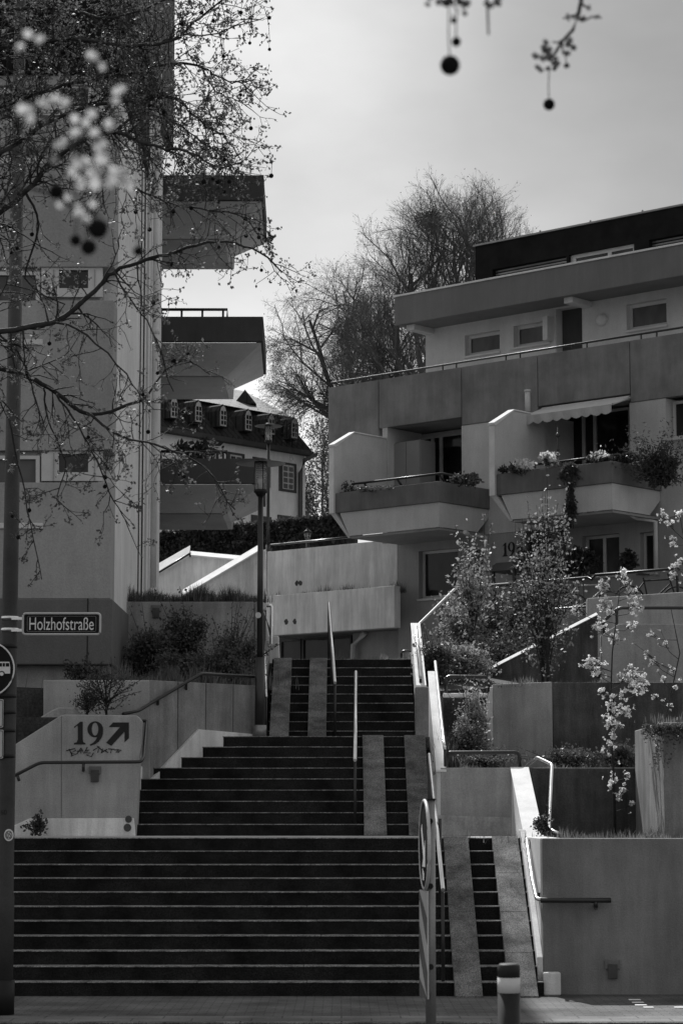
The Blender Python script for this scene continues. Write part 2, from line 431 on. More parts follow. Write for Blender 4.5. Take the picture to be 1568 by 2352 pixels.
# R1 left number wall
w = 33.30
rail('black wall rail bent along the front of the house number 19 wall', [P(20,1789,w), P(92,1751.6,w), P(323,1750,w), P(330,1740,33.42), P(337.4,1656,34.5), P(327,1656,34.5)],
     [(P(192,1752,w), P(192,1770,w)), (P(192,1770,w), P(192,1770,33.5)), (P(40,1780,w), P(45,1794,w))], 'blackrail')
rail('black rail climbing the concrete wall left of the middle flight', [P(283,1640,34.4), P(320,1632,34.7), P(352,1612,34.95), P(463,1547,35.55), P(590,1555,36.42)],
     [(P(363,1606,35.0), P(363,1618,35.1)), (P(428,1569,35.35), P(428,1583,35.5)), (P(463,1547,35.55), P(463,1566,35.8))], 'blackrail')
rail('bright steel rail standing in the middle of the second stair flight', [P(817,1543,36.7), P(815,1746,33.75)],
     [(P(817,1548,36.65), (P(817,1548,36.65).x, 36.65, 3.2)), (P(815,1744,33.78), (P(815,1744,33.78).x, 33.78, 1.8)), ((.21,35.2,3.5), (.21,35.2,2.6))])
rail('slim steel rail dividing the topmost stair flight', [P(755,1385,41.6), P(769,1568,38.15)],
     [(P(755,1390,41.5), (P(755,1390,41.5).x, 41.5, 4.6)), (P(769,1565,38.2), (P(769,1565,38.2).x, 38.2, 3.2)), ((-.16,39.9,4.9), (-.16,39.9,4.0))])
rail('short hooked steel rail at the head of the left wheel ramp', [P(612,1391,41.0), P(624,1391,41.0), P(623,1483,41.0), P(613,1485,41.0)], [], 'steel', .03)
rail('thin steel rail behind the thick lamp post base', [P(608,1500,39.6), P(611,1604,38.2)], [(P(611,1600,38.2), (P(611,1600,38.2).x, 38.2, 3.2))], 'steel', .022)
rail('long steel rail along the white parapet right of the second flight', [P(999,1520,36.7), P(1019,1708,33.55), P(1021,1722,33.52)],
     [(P(1021,1712,33.55), P(1022,1765,33.55)), (P(1000,1530,36.6), P(1000,1560,36.6))])
rail('black hoop rail on top of the grey box wall beside the landing', [P(1023,1768,33.62), P(1023,1729,33.62), P(1192,1728,33.62), P(1192,1766,33.62)], [], 'blackrail', .028)
rail('long steel rail right of the lowest flight behind the round sign', [P(985,1733,31.3), P(1016.8,2044,27.95)],
     [(P(1016,2036,28.05), (P(1016,2036,28.05).x, 28.05, 0)), ((1.19,29.5,2.0), (1.19,29.5,.9)), (P(985,1738,31.25), (P(985,1738,31.25).x, 31.25, 1.76))])
rail('steel rail bending round the corner of the large front wall into a black bar', [P(1219.6,1929,30.0), P(1208,1927,30.0), P(1222,2023,28.8), P(1232,2066,28.1), P(1402,2068,28.12)],
     [(P(1219,1929,30.0), P(1219,1950,30.0)), (P(1236,2050,28.35), P(1236,2062,28.35))], 'steel')
rail('black bar rail fixed to the face of the large front wall', [P(1240,2068,28.06), P(1402,2068,28.06)], [(P(1367,2068,28.06), P(1367,2084,28.06)), (P(1367,2084,28.06), P(1367,2085,28.25))], 'blackrail', .03)
rail('steel rail dropping steeply into the lower planting bed', [P(1208,1760,33.7), P(1233,1740,33.3), P(1266.5,1756,32.6), P(1260,1905,31.6), P(1287,1917,31.3)], [])
rail('black hoop rail above the pale ledge right of the second flight', [P(1024,1592,37.1), P(1024,1554,37.1), P(1121,1555,37.1), P(1119,1592,37.1)], [], 'blackrail', .03)
rail('small black hoop beside the topmost steps', [P(922,1512,42.5), P(922,1496,42.5), P(946,1495,42.5)], [], 'blackrail', .025)
rail('steel rail climbing from the topmost flight toward the entrance of 19a', [P(965,1556,38.3), P(955,1441,41.0), P(1043,1354,46.0)], [(P(965,1552,38.4), P(966,1590,38.4))], 'steel', .028)
rail('black rail at far right above the terraced walls', [P(1386.5,1457,41.0), P(1386.5,1424.5,41.0), P(1420,1396,41.0), P(1640,1396,41.0)], [(P(1415.5,1402,41.0), P(1415.5,1440,41.0))], 'blackrail', .03)

# ================================================================= WALLS, LEFT
def wall(label, mb, mat, name='wall', cat='wall', bevel=.018, loc=None, group=None):
    o = mb.build(name, mat, None, bevel); return tag(o, label, cat, group)
def poly_front(pts, Y, depth=.25):
    """a wall with a traced front outline in the plane y=Y"""
    m = MB(); m.ext([P(u, v, Y) for u, v in pts], (0, depth, 0)); return m

# number wall
t = thing('number_wall', 'painted wall carrying the large number 19 and an arrow', 'wall', P(180,1918,33.5))
W19 = 33.5
pts = [(-120,1925),(-120,1790),(30,1713),(140,1643),(150,1641),(314,1643),(325,1655),(313,1925)]
poly_front(pts, W19, .3).build('wall_face', 'render', t, .015)
poly_front([(-120,1921),(-120,1921-15),(30,1897),(68,1880),(308,1879),(312,1925)], W19 - .04, .035).build('plinth', 'concrete_light', t, .006)
m = MB()
for u in (141,):
    m.ext([P(u,1645,W19-.002), P(u+1,1645,W19-.002), P(u+1,1878,W19-.002), P(u,1878,W19-.002)], (0,.001,0))
m.build('wall_joint', 'sticker_grey', t)
def z6(x, y): return (x * .4393, 1263.1 + .4393 * y)
def glyph(pts, conv, plane, mat, name, parent):
    m = MB(); m.face([plane(*conv(x, y)) for x, y in pts]); return m.build(name, mat, parent)
one = [(388,925),(402,914),(420,898),(434,898),(434,990),(437,1006),(448,1009),(448,1017),(388,1017),(388,1009),(402,1006),(408,990),(408,924),(404,918),(391,931)]
arrow = [(570,926),(592,902),(675,902),(675,985),(652,1006),(652,950),(583,1024),(556,1008),(628,926)]
def nine_parts():
    quads = []; n = 28
    for k in range(n):
        a0 = 2*math.pi*k/n; a1 = 2*math.pi*(k+1)/n
        o = lambda a: (499 + 41*math.cos(a), 938 + 42*math.sin(a)); i = lambda a: (498 + 17*math.cos(a), 937 + 34*math.sin(a))
        quads.append([o(a0), o(a1), i(a1), i(a0)])
    outer = [(540,941),(539,962),(532,982),(518,1002),(498,1016),(474,1024)]
    inner = [(516,941),(515,960),(511,976),(502,993),(488,1008),(470,1018)]
    for k in range(5): quads.append([outer[k], outer[k+1], inner[k+1], inner[k]])
    return quads
pl = lambda u, v: P(u, v, W19 - .006)
glyph(one, z6, pl, 'black', 'digit_one', t)
m = MB()
for k, q in enumerate(nine_parts()):
    yy = W19 - (.006 if k < 28 else .0085)
    m.face([P(*z6(x, y), yy) for x, y in q])
m.build('digit_nine', 'black', t)
glyph(arrow, z6, pl, 'black', 'arrow', t)
m = MB()
strokes = [[(347,1050),(392,1038),(398,1048),(368,1060),(400,1068),(372,1078)],[(378,1073),(362,1040)],[(402,1068),(425,1034),(424,1064)],[(404,1052),(430,1050)],[(428,1038),(440,1064),(458,1030)],
 [(446,1050),(468,1044),(448,1060),(474,1060),(452,1072),(480,1080),(490,1060)],[(488,1048),(520,1028),(512,1060)],[(508,1024),(540,1052)],[(540,1038),(528,1062),(560,1042)],[(545,1046),(566,1060)],
 [(566,1040),(600,1042),(584,1042),(580,1062)],[(600,1046),(620,1042),(606,1058),(622,1056)],[(616,1046),(636,1046),(620,1058),(616,1042)]]
for st in strokes:
    m.tube([P(*z6(x, y), W19 - .006) for x, y in st], .006, 4)
m.build('graffiti_tag', 'black', t)
m = MB()
for (x, y, r) in ((673,1408,18),(667,1452,20)):
    m.face([P(*z6(x + r*math.cos(a*.4), y + r*1.05*math.sin(a*.4)), W19 - .047) for a in range(16)])
m.build('graffiti_blot', 'sticker_grey', t)
# return of number wall along the flight
b = MB(); b.ext([(-2.86,33.5,1.76),(-2.86,35.0,1.76),(-2.86,35.0,2.75),(-2.86,33.5,1.95)], (-.22,0,0))
wall('sloping concrete kerb at the left end of the second flight', b, 'concrete_light')
# recessed wall lights
def wall_box(label, u, v, Y, s=1.0):
    t = thing('wall_light', label, 'wall light', P(u, v, Y), 'recessed wall lights'); c = P(u, v, Y)
    MB().box(c.x-.085*s, c.x+.085*s, Y-.03, Y+.02, c.z-.02, c.z+.09*s).build('hood', 'planter', t, .01)
    MB().box(c.x-.055*s, c.x+.055*s, Y-.05, Y-.031, c.z-.13*s, c.z+.04).build('lamp_body', 'sticker_grey', t, .01)
    return t
wall_box('small hooded light fitting under the number 19', 219, 1775, W19)
wall_box('small hooded light fitting low on the large front wall', 1405, 2222, 28.2)
wall_box('small dark box fixed high on the concrete wall under the grass', 359, 1402, 39.3)
# parapet behind number wall going down left
b = MB(); b.ext([P(u, v, 34.3) for u, v in ((-120,1925),(-120,1765),(35,1683),(118,1632),(135,1625),(172,1625),(185,1640),(185,1925))], (0,.25,0))
wall('sloping parapet rising behind the house number wall', b, 'render', bevel=.02)
b = MB(); b.ext([P(u, v, 35.0) for u, v in ((100,1900),(100,1562),(345,1562),(345,1900))], (0,.25,0))
wall('plain pale wall behind the small bush above the number wall', b, 'render')
# diagonal wall beside flight 2 / landing 2
def zwall(a, b_, z0, z1, th=.25, side=1):
    a = Vector(a); b_ = Vector(b_); d = (b_ - a).normalized(); nn = Vector((-d.y, d.x)) * th * side
    m = MB(); m.column([(a.x, a.y), (b_.x, b_.y), (b_.x+nn.x, b_.y+nn.y), (a.x+nn.x, a.y+nn.y)], z0, z1); return m
wt = 3.98
t = thing('diagonal_wall', 'streaked concrete wall running diagonally beside the middle flight', 'wall', (-2.77, 35, 1.76))
segs = 4; A0 = Vector((-2.765, 35.0)); A1 = Vector((-1.22, 36.55))
for i in range(segs):
    a = A0.lerp(A1, i/segs); b_ = A0.lerp(A1, (i+1)/segs - .006)
    zwall(a, b_, 1.76, wt).build('wall_panel', 'concrete', t, .008)
m = MB()
for (s0, s1) in ((0,.42),(.42,1)):
    a = A0.lerp(A1, s0) ; b_ = A0.lerp(A1, s1)
    zt = lambda s: 2.55 + (min(s, .42)/.42) * .75 if s < .42 else 3.29
    off = Vector((.045, -.045))
    m.hull([(a.x,a.y,1.8),(b_.x,b_.y,1.8),(b_.x,b_.y,zt(s1-.001) if s1<1 else 3.24),(a.x,a.y,zt(s0))],
           [(a.x+off.x,a.y+off.y,1.8),(b_.x+off.x,b_.y+off.y,1.8),(b_.x+off.x,b_.y+off.y,zt(s1-.001) if s1<1 else 3.24),(a.x+off.x,a.y+off.y,zt(s0))])
m.build('skirting', 'concrete_light', t, .005)
m = MB(); m.ext([(-1.22,36.56,3.0),(-1.22,38.3,3.0),(-1.22,41.2,4.4),(-1.22,41.2,5.0),(-1.22,38.2,3.7),(-1.22,36.56,3.7)], (-.2,0,0))
wall('low concrete side wall left of the topmost flight', m, 'concrete')
# bed soil
m = MB(); m.hull([(-3.4,35.2,3.0),(-1.3,36.9,3.0),(-1.3,39.3,3.0),(-6,39.3,3.0),(-6,35.2,3.0)], [(-3.4,35.2,3.86),(-1.3,36.9,3.86),(-1.3,39.3,4.25),(-6,39.3,4.25),(-6,35.2,3.86)])
struct(m.build('planting_bed', 'soil'))
m = MB(); m.box(-4.5, -2.9, 33.75, 35.0, 2.5, 3.3); struct(m.build('planting_bed', 'soil'))
# back wall with grass on top
t = thing('retaining_wall', 'stained concrete retaining wall with long grass hanging over its top', 'wall', P(440,1560,39.3))
for (u0, u1) in ((288,583.5),(585,603)):
    m = MB(); m.ext([P(u0,1640,39.3),P(u1,1640,39.3),P(u1,1382,39.3),P(u0,1382,39.3)], (0,.3,0)); m.build('wall_panel', 'concrete' if u0 < 300 else 'concrete', t, .012)
m = MB(); zc = P(440,1384,39.3).z; m.box(-4.4,-1.3,39.6,44,4.5,zc-.06); struct(m.build('planting_bed','soil'))
m = MB(); m.ext([P(606,1560,41.6),P(644,1560,41.6),P(640,1460,41.6),P(618,1460,41.6),P(606,1400,41.6)], (0,.3,0))
wall('pale tapered concrete end block beside the hooked rail', m, 'concrete_light')

# ================================================================= WALLS, RIGHT
m = MB(); p = P(1240,1925,28.2); zt = 1.775
m.box(2.316, 12, 28.2, 28.5, -.1, zt)
wall('large smooth rendered front wall at the lower right by the pavement', m, 'front_render', bevel=.012)
m = MB(); m.ext([(2.316,28.5,-.1),(2.316,31.2,-.1),(2.316,31.2,zt),(2.316,28.5,zt)], (.25,0,0))
m.ext([(2.245,28.2,0),(2.245,30.98,0),(2.245,30.98,1.86),(2.245,30.7,1.86),(2.245,28.2,.42)], (.068,0,0))
wall('narrow side wall with sloping kerb beside the right wheel ramp', m, 'paint_light', bevel=.01)
m = MB(); m.box(2.3, 2.5, 28.02, 28.19, 0, .26); wall('low concrete corner stone at the foot of the front wall', m, 'concrete_light', 'corner_stone', 'stone')
m = MB(); m.box(2.57, 12, 28.5, 33.5, 1.3, 1.70); struct(m.build('planting_bed', 'soil'))
# box wall at landing
t = thing('box_wall', 'plain grey box wall at the back of the first landing', 'wall', (1.9,33.4,1.76))
z1 = 2.69
MB().box(1.36, 2.44, 33.45, 33.75, 1.7, z1).build('wall_face', 'render', t, .012)
MB().ext([(1.33,33.41,1.76),(2.36,33.41,1.76),(2.36,33.41,2.01),(1.33,33.41,2.04)], (0,.035,0)).build('plinth', 'concrete_mid', t, .006)
# sloping white parapets
def slopewall(label, x0, x1, ya, za, yb, zb, zbase, mat='paint_light', cap='capwhite'):
    t = thing('sloping_parapet', label, 'parapet', (x0, ya, zbase), 'sloping white parapets')
    MB().ext([(x0,ya,zbase),(x0,yb,zbase),(x0,yb,zb-.03),(x0,ya,za-.03)], (x1-x0,0,0)).build('side', mat, t, .006)
    MB().hull([(x0-.012,ya-.02,za-.03),(x1+.012,ya-.02,za-.03),(x1+.012,yb,zb-.03),(x0-.012,yb,zb-.03)],
              [(x0-.012,ya-.02,za),(x1+.012,ya-.02,za),(x1+.012,yb,zb),(x0-.012,yb,zb)]).build('coping', cap, t, .005)
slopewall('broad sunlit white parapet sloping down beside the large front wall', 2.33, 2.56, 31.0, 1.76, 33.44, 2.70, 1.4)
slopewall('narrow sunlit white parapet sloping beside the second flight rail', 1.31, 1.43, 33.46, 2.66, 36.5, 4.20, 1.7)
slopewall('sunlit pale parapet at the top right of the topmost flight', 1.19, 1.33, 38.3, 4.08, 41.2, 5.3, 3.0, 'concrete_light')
m = MB(); m.box(1.16, 1.42, 38.15, 38.5, 3.0, 4.05); wall('short stained concrete end wall right of the topmost steps', m, 'concrete')
m = MB(); q0=P(1017,1602,36.95); q1=P(1116,1592,36.95); m.box(q0.x, q1.x, 36.95, 37.1, q0.z, q1.z); wall('pale ledge with bolts under the black hoop rail', m, 'concrete_light')
# lower dark planter wall
m = MB(); m.box(2.58, 5.2, 33.5, 33.8, 1.5, z1); wall('dark damp concrete wall behind the lower planting bed', m, 'concrete_dark')
m = MB(); m.box(1.4, 5.2, 33.76, 38.0, 2.0, 2.60); struct(m.build('planting_bed','soil'))
# right block
t = thing('block_wall', 'tall concrete block wall at the right edge with overhanging creeper', 'wall', (4.04,30.5,1.7))
m = MB(); m.box(4.04, 8, 30.5, 33.49, 1.5, 3.2); m.build('wall_face','concrete', t, .015)
# upper planter P2
t = thing('angled_planter', 'pale angled planter wall right of the stairs holding the tall shrubs', 'planter', P(1190,1745,38))
a = P(1131,1573,37.6); b_ = P(1267,1566,36.9); c = P(1700,1566,37.6)
zt2 = b_.z
m = MB(); m.column([(a.x,a.y),(b_.x,b_.y),(b_.x,b_.y+.3),(a.x,a.y+.3)], 2.4, zt2); m.build('pale_face','render', t, .012)
m = MB(); m.column([(a.x-.07,a.y+.35),(a.x-.002,a.y),(a.x-.002,a.y+.3),(a.x-.07,a.y+.6)], 2.4, zt2-.04); m.build('chamfer','paint_light', t, .008)
t2 = MB(); t2.column([(b_.x+.003,b_.y),(c.x,b_.y+.0),(c.x,b_.y+.3),(b_.x+.003,b_.y+.3)], 2.4, zt2-.005)
wall('long dark water stained planter wall behind the blossoming sapling', t2, 'concrete_dark')
m = MB(); m.box(a.x+.1, 7, 37.92, 43, 2.6, zt2-.07); m.box(b_.x+.1, 7, 37.25, 37.92, 2.6, zt2-.07); struct(m.build('planting_bed','soil'))
# bed slope between topmost flight and sloped wall
m = MB(); m.hull([(1.4,38.6,3.5),(6.5,41.9,3.5),(8.5,50,3.5),(1.4,50,3.5)], [(1.4,38.6,4.0),(4.5,41.4,4.3),(6.5,50,5.9),(1.4,50,5.4)]); struct(m.build('planting_bed','soil'))
# dark sloped wall
def hpoly(pts): return pts
m = MB()
pp = [P(1096,1600,40.8), P(1096,1554,40.8), P(1372,1413,40.8), P(1372,1600,40.8)]
m.ext(pp, (0,.22,0)); wall('dark concrete wall with a top edge rising to the right behind the sapling', m, 'concrete_dark')
q1=[P(1096,1552,40.78),P(1372,1411,40.78),P(1372,1412.5,40.78),P(1096,1553.5,40.78)]; m=MB(); m.hull(q1,[p_+Vector((0,.25,.055)) for p_ in q1]); wall('added pale strip imitating the sunlit top edge of the rising dark concrete wall',m,'paint_light','coping','coping',.004)  # tilted pale strip added as the highlight on the wall's top edge
m = MB(); m.ext([P(1380,1600,40.7),P(1380,1459,40.7),P(1420,1433,40.7),P(1760,1433,40.7),P(1760,1600,40.7)], (0,.25,0)); wall('grey rendered wall with a clipped corner under the black rail', m, 'render')
m = MB(); m.ext([P(1348,1520,42.4),P(1348,1374,42.4),P(1760,1347,41.2),P(1760,1520,41.2)], (0,.25,0)); wall('upper grey parapet wall below the bicycle railing', m, 'render')

# ================================================================= LEFT APARTMENT BLOCK
XC = -3.497; YC = 36.5
L = thing('apartment_block', 'tall apartment block at left with a bright side wall and stacked balconies', 'apartment block', (-8, 40, 3))
zpl = P(250,1375,36.5).z; zpb = P(250,1527,36.5).z
zcl = P(250,173,36.5).z; ZT = 23.0
storeys = [(1035,1108),(613,690),(196,272)]
# front wall built in bands so the recessed window bands are real
def fz(v): return P(200, v, 36.5).z
bands = []; zprev = zpl
for (vt, vb) in storeys:
    bands.append((zprev, fz(vb))); zprev = fz(vt)
bands.append((zprev, zcl))
m = MB()
for z0, z1_ in bands: m.box(-16, XC, YC, YC+.6, z0, z1_)
for (vt, vb) in storeys: m.box(-16, XC-.22, YC+.12, YC+.6, fz(vb), fz(vt))
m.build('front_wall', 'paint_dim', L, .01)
m = MB(); m.box(-16, XC-.02, YC+.25, YC+.6, 2.5, zpb); m.box(XC-.6, XC-.02, YC+.6, 39.5, 2.5, zpb); m.build('base_wall','render',L)
m = MB(); m.box(-16, XC+.03, YC-.03, YC+.6, zpb, zpl-.003); m.box(XC-.5, XC+.03, YC+.6, 39.5, zpb, zpl-.003); m.build('plinth','plinth',L,.02)
m = MB(); m.box(P(200,1450,YC-.03).x, P(203,1450,YC-.03).x, YC-.034, YC-.03, zpb, zpl); m.build('wall_joint','black',L)
# side walls
m = MB(); m.box(XC-4, XC, YC+.6, 42.6, zpl, zcl); m.build('side_wall','facade_side_lit',L,.01)
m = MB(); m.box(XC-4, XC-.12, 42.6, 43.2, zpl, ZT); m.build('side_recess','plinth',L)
m = MB(); m.box(XC-4, XC, 43.2, 46.2, zpl, ZT); m.build('side_wall','facade_side_lit',L,.01)
m = MB(); m.box(XC-6, XC-.95, 46.2, 56, 4, ZT); m.build('rear_wall','dark_band',L)
m = MB(); m.box(-16, XC-4, YC+.6, 56, 3, ZT); m.build('core','paint_dim',L)
m = MB(); m.box(-16.05, XC+.02, YC-.05, 42.6, zcl, ZT)
for i in range(60):
    x = -16 + i * .2
    if x < XC: m.box(x, x+.09, YC-.09, YC-.05, zcl+.01, ZT)
m.build('top_cladding','cladding',L,.006)
m = MB(); m.box(-16.2, XC+.3, YC-.3, 56.2, ZT, ZT+.25); m.build('roof','dark_band',L)
# slatted screen on the side
zs = P(380,318,46).z
m = MB(); m.box(XC+.002, -3.42, 38.0, 47.0, zs, ZT)
for i in range(24):
    y = 38.0 + i*.38; m.box(-3.42, -3.34, y, y+.16, zs+.01, ZT)
for i in range(1):
    x = XC + .03 + i*.08; m.box(x, x+.04, 37.95, 38.0, zs+.01, ZT)
m.build('slatted_screen','slats',L)
# downpipe, cables
t = MB(); x = XC + .09
t.tube([(x,43.6,5.0),(x,43.6,15.5)], .06, 10)
for i in range(5): t.tube([(x,43.6,6+i*2.4),(x,43.6,6.12+i*2.4)], .075, 10)
t.build('downpipe','paint_light',L)
t = MB(); t.tube([(XC+.02,41.2,5.2),(XC+.02,41.2,15)], .012, 5); t.tube([(XC+.02,41.9,5.2),(XC+.02,41.9,15)], .015, 5); t.build('cable','sticker_grey',L)
# windows front
for (vt, vb) in storeys:
    dv = vt - 1035
    y = YC + .11
    def fr(u0,u1,v0,v1,uu0,uu1,vv0,vv1,mat='frame',gm='glass'):
        fo = MB()
        A = [P(u0,v1,y),P(u1,v1,y),P(u1,v0,y),P(u0,v0,y)]; B = [P(uu0,vv1,y),P(uu1,vv1,y),P(uu1,vv0,y),P(uu0,vv0,y)]
        for k in range(4):
            j = (k+1)%4; q = [A[k],A[j],B[j],B[k]]; fo.hull([p+Vector((0,.0,0)) for p in q],[p+Vector((0,-.07,0)) for p in q])
        w = fo.build('window', mat, L)
        gg = MB(); gg.face([p+Vector((0,-.012,0)) for p in B]); gg.build('pane', gm, w)
        return w
    w = fr(97,237,1038+dv,1106+dv, 137,204,1044+dv,1086+dv)
    m = MB(); 
    for uu in (124, 218): m.box(P(uu,1070+dv,y).x, P(uu+2,1070+dv,y).x, y-.085, y-.07, fz(1104+dv), fz(1040+dv))
    m.build('mullion','paint_dim',w)
    # big window with sill
    w = fr(-60,93,1048+dv,1200+dv, -52,84,1056+dv,1190+dv, 'frame', 'glass_dim')
    m = MB(); m.ext([P(-64,1214+dv,YC-.04),P(99,1214+dv,YC-.04),P(99,1201+dv,YC-.04),P(-64,1201+dv,YC-.04)],(0,.1,0)); m.build('sill','paint_light',L,.01)
# blocks behind front big windows: push panes proud of the wall
for o in [c for c in L.children if c.name.startswith('window')]:
    pass
# balconies
def balcony(vt, rail_on):
    Y1 = 47.5; f = 1.0
    zt_ = P(500, vt, Y1).z; zb = P(500, vt+57, Y1).z
    x1 = -1.565; x0 = XC - .9
    top = [(x0,Y1),(x1,Y1),(x1-.05,51.2),(-2.25,52.2),(x0,52.2)]
    m = MB(); 
    m.column([(x0,Y1),(x1,Y1),(x1,Y1+.14),(x0,Y1+.14)], zb, zt_)
    m.column([(x1-.14,Y1+.145),(x1,Y1+.145),(x1-.05,51.2),(x1-.19,51.2)], zb, zt_)
    b = m.build('balcony', 'dark_band', L, .01)
    zl = zb - .38
    inset = [(x0,Y1+.04),(x1-.04,Y1+.04),(x1-.1,51.2),(-2.35,52.2),(x0,52.2)]
    bot = [(x0,Y1+1.6),(-2.33,Y1+1.6),(-2.33,50.9),(-2.36,52.1),(x0,52.1)]
    m = MB(); m.hull([(x,y,zl) for x,y in bot],[(x,y,zb-.02) for x,y in inset]); m.build('balcony_soffit','paint',b,.01)
    m = MB(); m.column([(x0,Y1+1.75),(-2.45,Y1+1.75),(-2.45,51.9),(x0,51.9)], zl-.03, zl-.002); m.build('soffit_panel','paint_dim',b)
    if rail_on:
        m = MB(); a = P(370,vt-16,Y1+.5); c = P(522,vt-16,Y1+.5)
        m.tube([a,c,(c.x,c.y,zt_-.05)], .03, 8)
        for i in range(4):
            x = a.x + (c.x-a.x)*i/3.2; m.tube([(x,a.y,a.z),(x,a.y,zt_-.05)], .025, 6)
        m.build('balcony_rail','blackrail',b)
    return b
balcony(402, False); balcony(727, True); balcony(1053, True)

# ================================================================= RIGHT TERRACED BUILDING
dR = Vector((.748, -.664)); nO = Vector((-.664, -.748)); F0 = Vector((1.74, 62.0))
def FP(a, k, z): q = F0 + dR * a + nO * k; return Vector((q.x, q.y, z))
def HA(u, k, v=1100):
    """facade coordinate of pixel column u in plane k"""
    b = -(v - 1176)/F; r = (u - 784)/F/(cp - b*sp)
    o = F0 + nO * k
    return (r * o.y - o.x) / (dR.x - r * dR.y)
def HF(u, v, k):
    a = HA(u, k, v); q = FP(a, k, 0); return a, P(u, v, q.y).z
def fb(m, a0, a1, k0, k1, z0, z1):
    A = [FP(a0,k0,z0),FP(a1,k0,z0),FP(a1,k1,z0),FP(a0,k1,z0)]; B = [FP(a0,k0,z1),FP(a1,k0,z1),FP(a1,k1,z1),FP(a0,k1,z1)]
    return m.hull(A, B)
def fpoly(m, pts, k, d):
    """polygon (a,z) in plane k extruded outward by d"""
    return m.hull([FP(a,k,z) for a,z in pts],[FP(a,k+d,z) for a,z in pts])
Bd = thing('terraced_house', 'stepped concrete apartment building 19a at right with planter balconies', 'apartment building', FP(4,-2,4.6))
AR = HA(1760, 0)
zB1 = HF(754,891,0)[1]; zB0 = HF(1060,958,0)[1]; zB0l = HF(1061,977,0)[1]
zA1 = HF(906,683,-.6)[1]; zA0 = HF(906,748,-.6)[1]; zC1 = HF(1090,567,-3)[1]
zS = HF(1006,1210,2)[1]          # soffit under planter balcony
zP1 = HF(1007,1105,2)[1]; zP0 = HF(1007,1152,2)[1]
print('LEVELS', zB1, zB0, zA1, zA0, zC1, zS, zP1, zP0)
# ground floor
ag = HA(913,0)
wins_g = [(961,1052,1262,1372),(1075,1116,1254,1362),(1336,1422,1228,1322),(1468,1500,1222,1315)]
def wall_with_holes(m, a0, a1, z0, z1, k0, k1, holes):
    """holes: list of (a0,a1,z0,z1), disjoint in a and sorted"""
    cur = a0
    for (h0, h1, y0, y1) in holes:
        if h0 > cur: fb(m, cur, h0, k0, k1, z0, z1)
        fb(m, h0, h1, k0, k1, z0, y0); fb(m, h0, h1, k0, k1, y1, z1); cur = h1
    fb(m, cur, a1, k0, k1, z0, z1)
def hole(u0,u1,v0,v1,k): 
    a0, zt0 = HF(u0,v0,k); a1, zt1 = HF(u1,v1,k); zt1 = HF(u0,v1,k)[1] if False else zt1
    vm = (v0+v1)/2; h = abs(v1-v0)
    ac, zc = HF((u0+u1)/2, vm, k); q = FP(ac,k,0); hz = (P((u0+u1)/2,v0,q.y).z - P((u0+u1)/2,v1,q.y).z)/2
    return (a0, a1, zc-hz, zc+hz)
HG = [hole(u0,u1,v0,v1,0) for u0,u1,v0,v1 in wins_g]
door = (HA(1207,0,1270), HA(1300,0,1270), 6.2, HF(1250,1212,0)[1])
HG2 = sorted(HG[:2] + [door] + HG[2:])
m = MB(); wall_with_holes(m, ag, AR, 4.0, zS-.02, -.4, 0, HG2); fb(m, ag, AR, -8, -.4, 4.0, zS-.02)
m.build('ground_floor_wall','paint_dim',Bd)
def window(h, k, mat='frame', gm='glass', fw=.07, mull=(), rec=.16, sill=True):
    a0,a1,z0,z1 = h; m = MB(); kk = k - rec
    fb(m,a0,a0+fw,kk-.05,kk,z0,z1); fb(m,a1-fw,a1,kk-.05,kk,z0,z1); fb(m,a0+fw,a1-fw,kk-.05,kk,z0,z0+fw); fb(m,a0+fw,a1-fw,kk-.05,kk,z1-fw,z1)
    for x in mull: xx = a0+(a1-a0)*x; fb(m,xx-fw*.6,xx+fw*.6,kk-.05,kk+.004,z0+fw,z1-fw)
    w = m.build('window',mat,Bd)
    m = MB(); m.face([FP(a0+fw,kk-.03,z0+fw),FP(a1-fw,kk-.03,z0+fw),FP(a1-fw,kk-.03,z1-fw),FP(a0+fw,kk-.03,z1-fw)]); m.build('pane',gm,w)
    if sill:
        m = MB(); fb(m,a0-.03,a1+.03,kk,k+.05,z0-.06,z0-.005); m.build('sill',mat,w)
    return w
window(HG[0],0); window(HG[1],0); window(HG[2],0,gm='glass_dim',mull=(.5,)); window(HG[3],0)
m = MB(); fb(m,door[0],door[1],-.39,-.36,door[2],door[3]); dd = m.build('entrance_door','frame_dark',Bd)
m = MB(); fb(m,door[0]+.25,door[1]-.25,-.36,-.35,door[2]+.8,door[3]-.15); m.build('pane','glass',dd)
# 19a lettering
cx0, cz0 = HF(1153,1280,.006); cx1, cz1 = HF(1208,1247,.006)
Hh = HF(1180,1247,.006)[1]-HF(1180,1280,.006)[1]
sc = Hh / 124.
m = MB()
def fgl(pts, x0, kk=.006): m.face([FP(cx0 + (x-388)*sc*.95 + x0, kk, cz0 + (1022-y)*sc) for x, y in pts])
fgl(one, 0)
for k_, q in enumerate(nine_parts()): fgl(q, -.02, .006 if k_ < 28 else .010)
m.build('house_number','black',Bd)
text_part('a', FP(cx0+.56*sc/ sc*.95*0+ (541-388)*sc*.95+.03, .004, cz0), (dR.x,dR.y,0), (0,0,1), Hh*.62, Hh*.66, (nO.x,nO.y,0), 'black', 'house_letter', Bd)
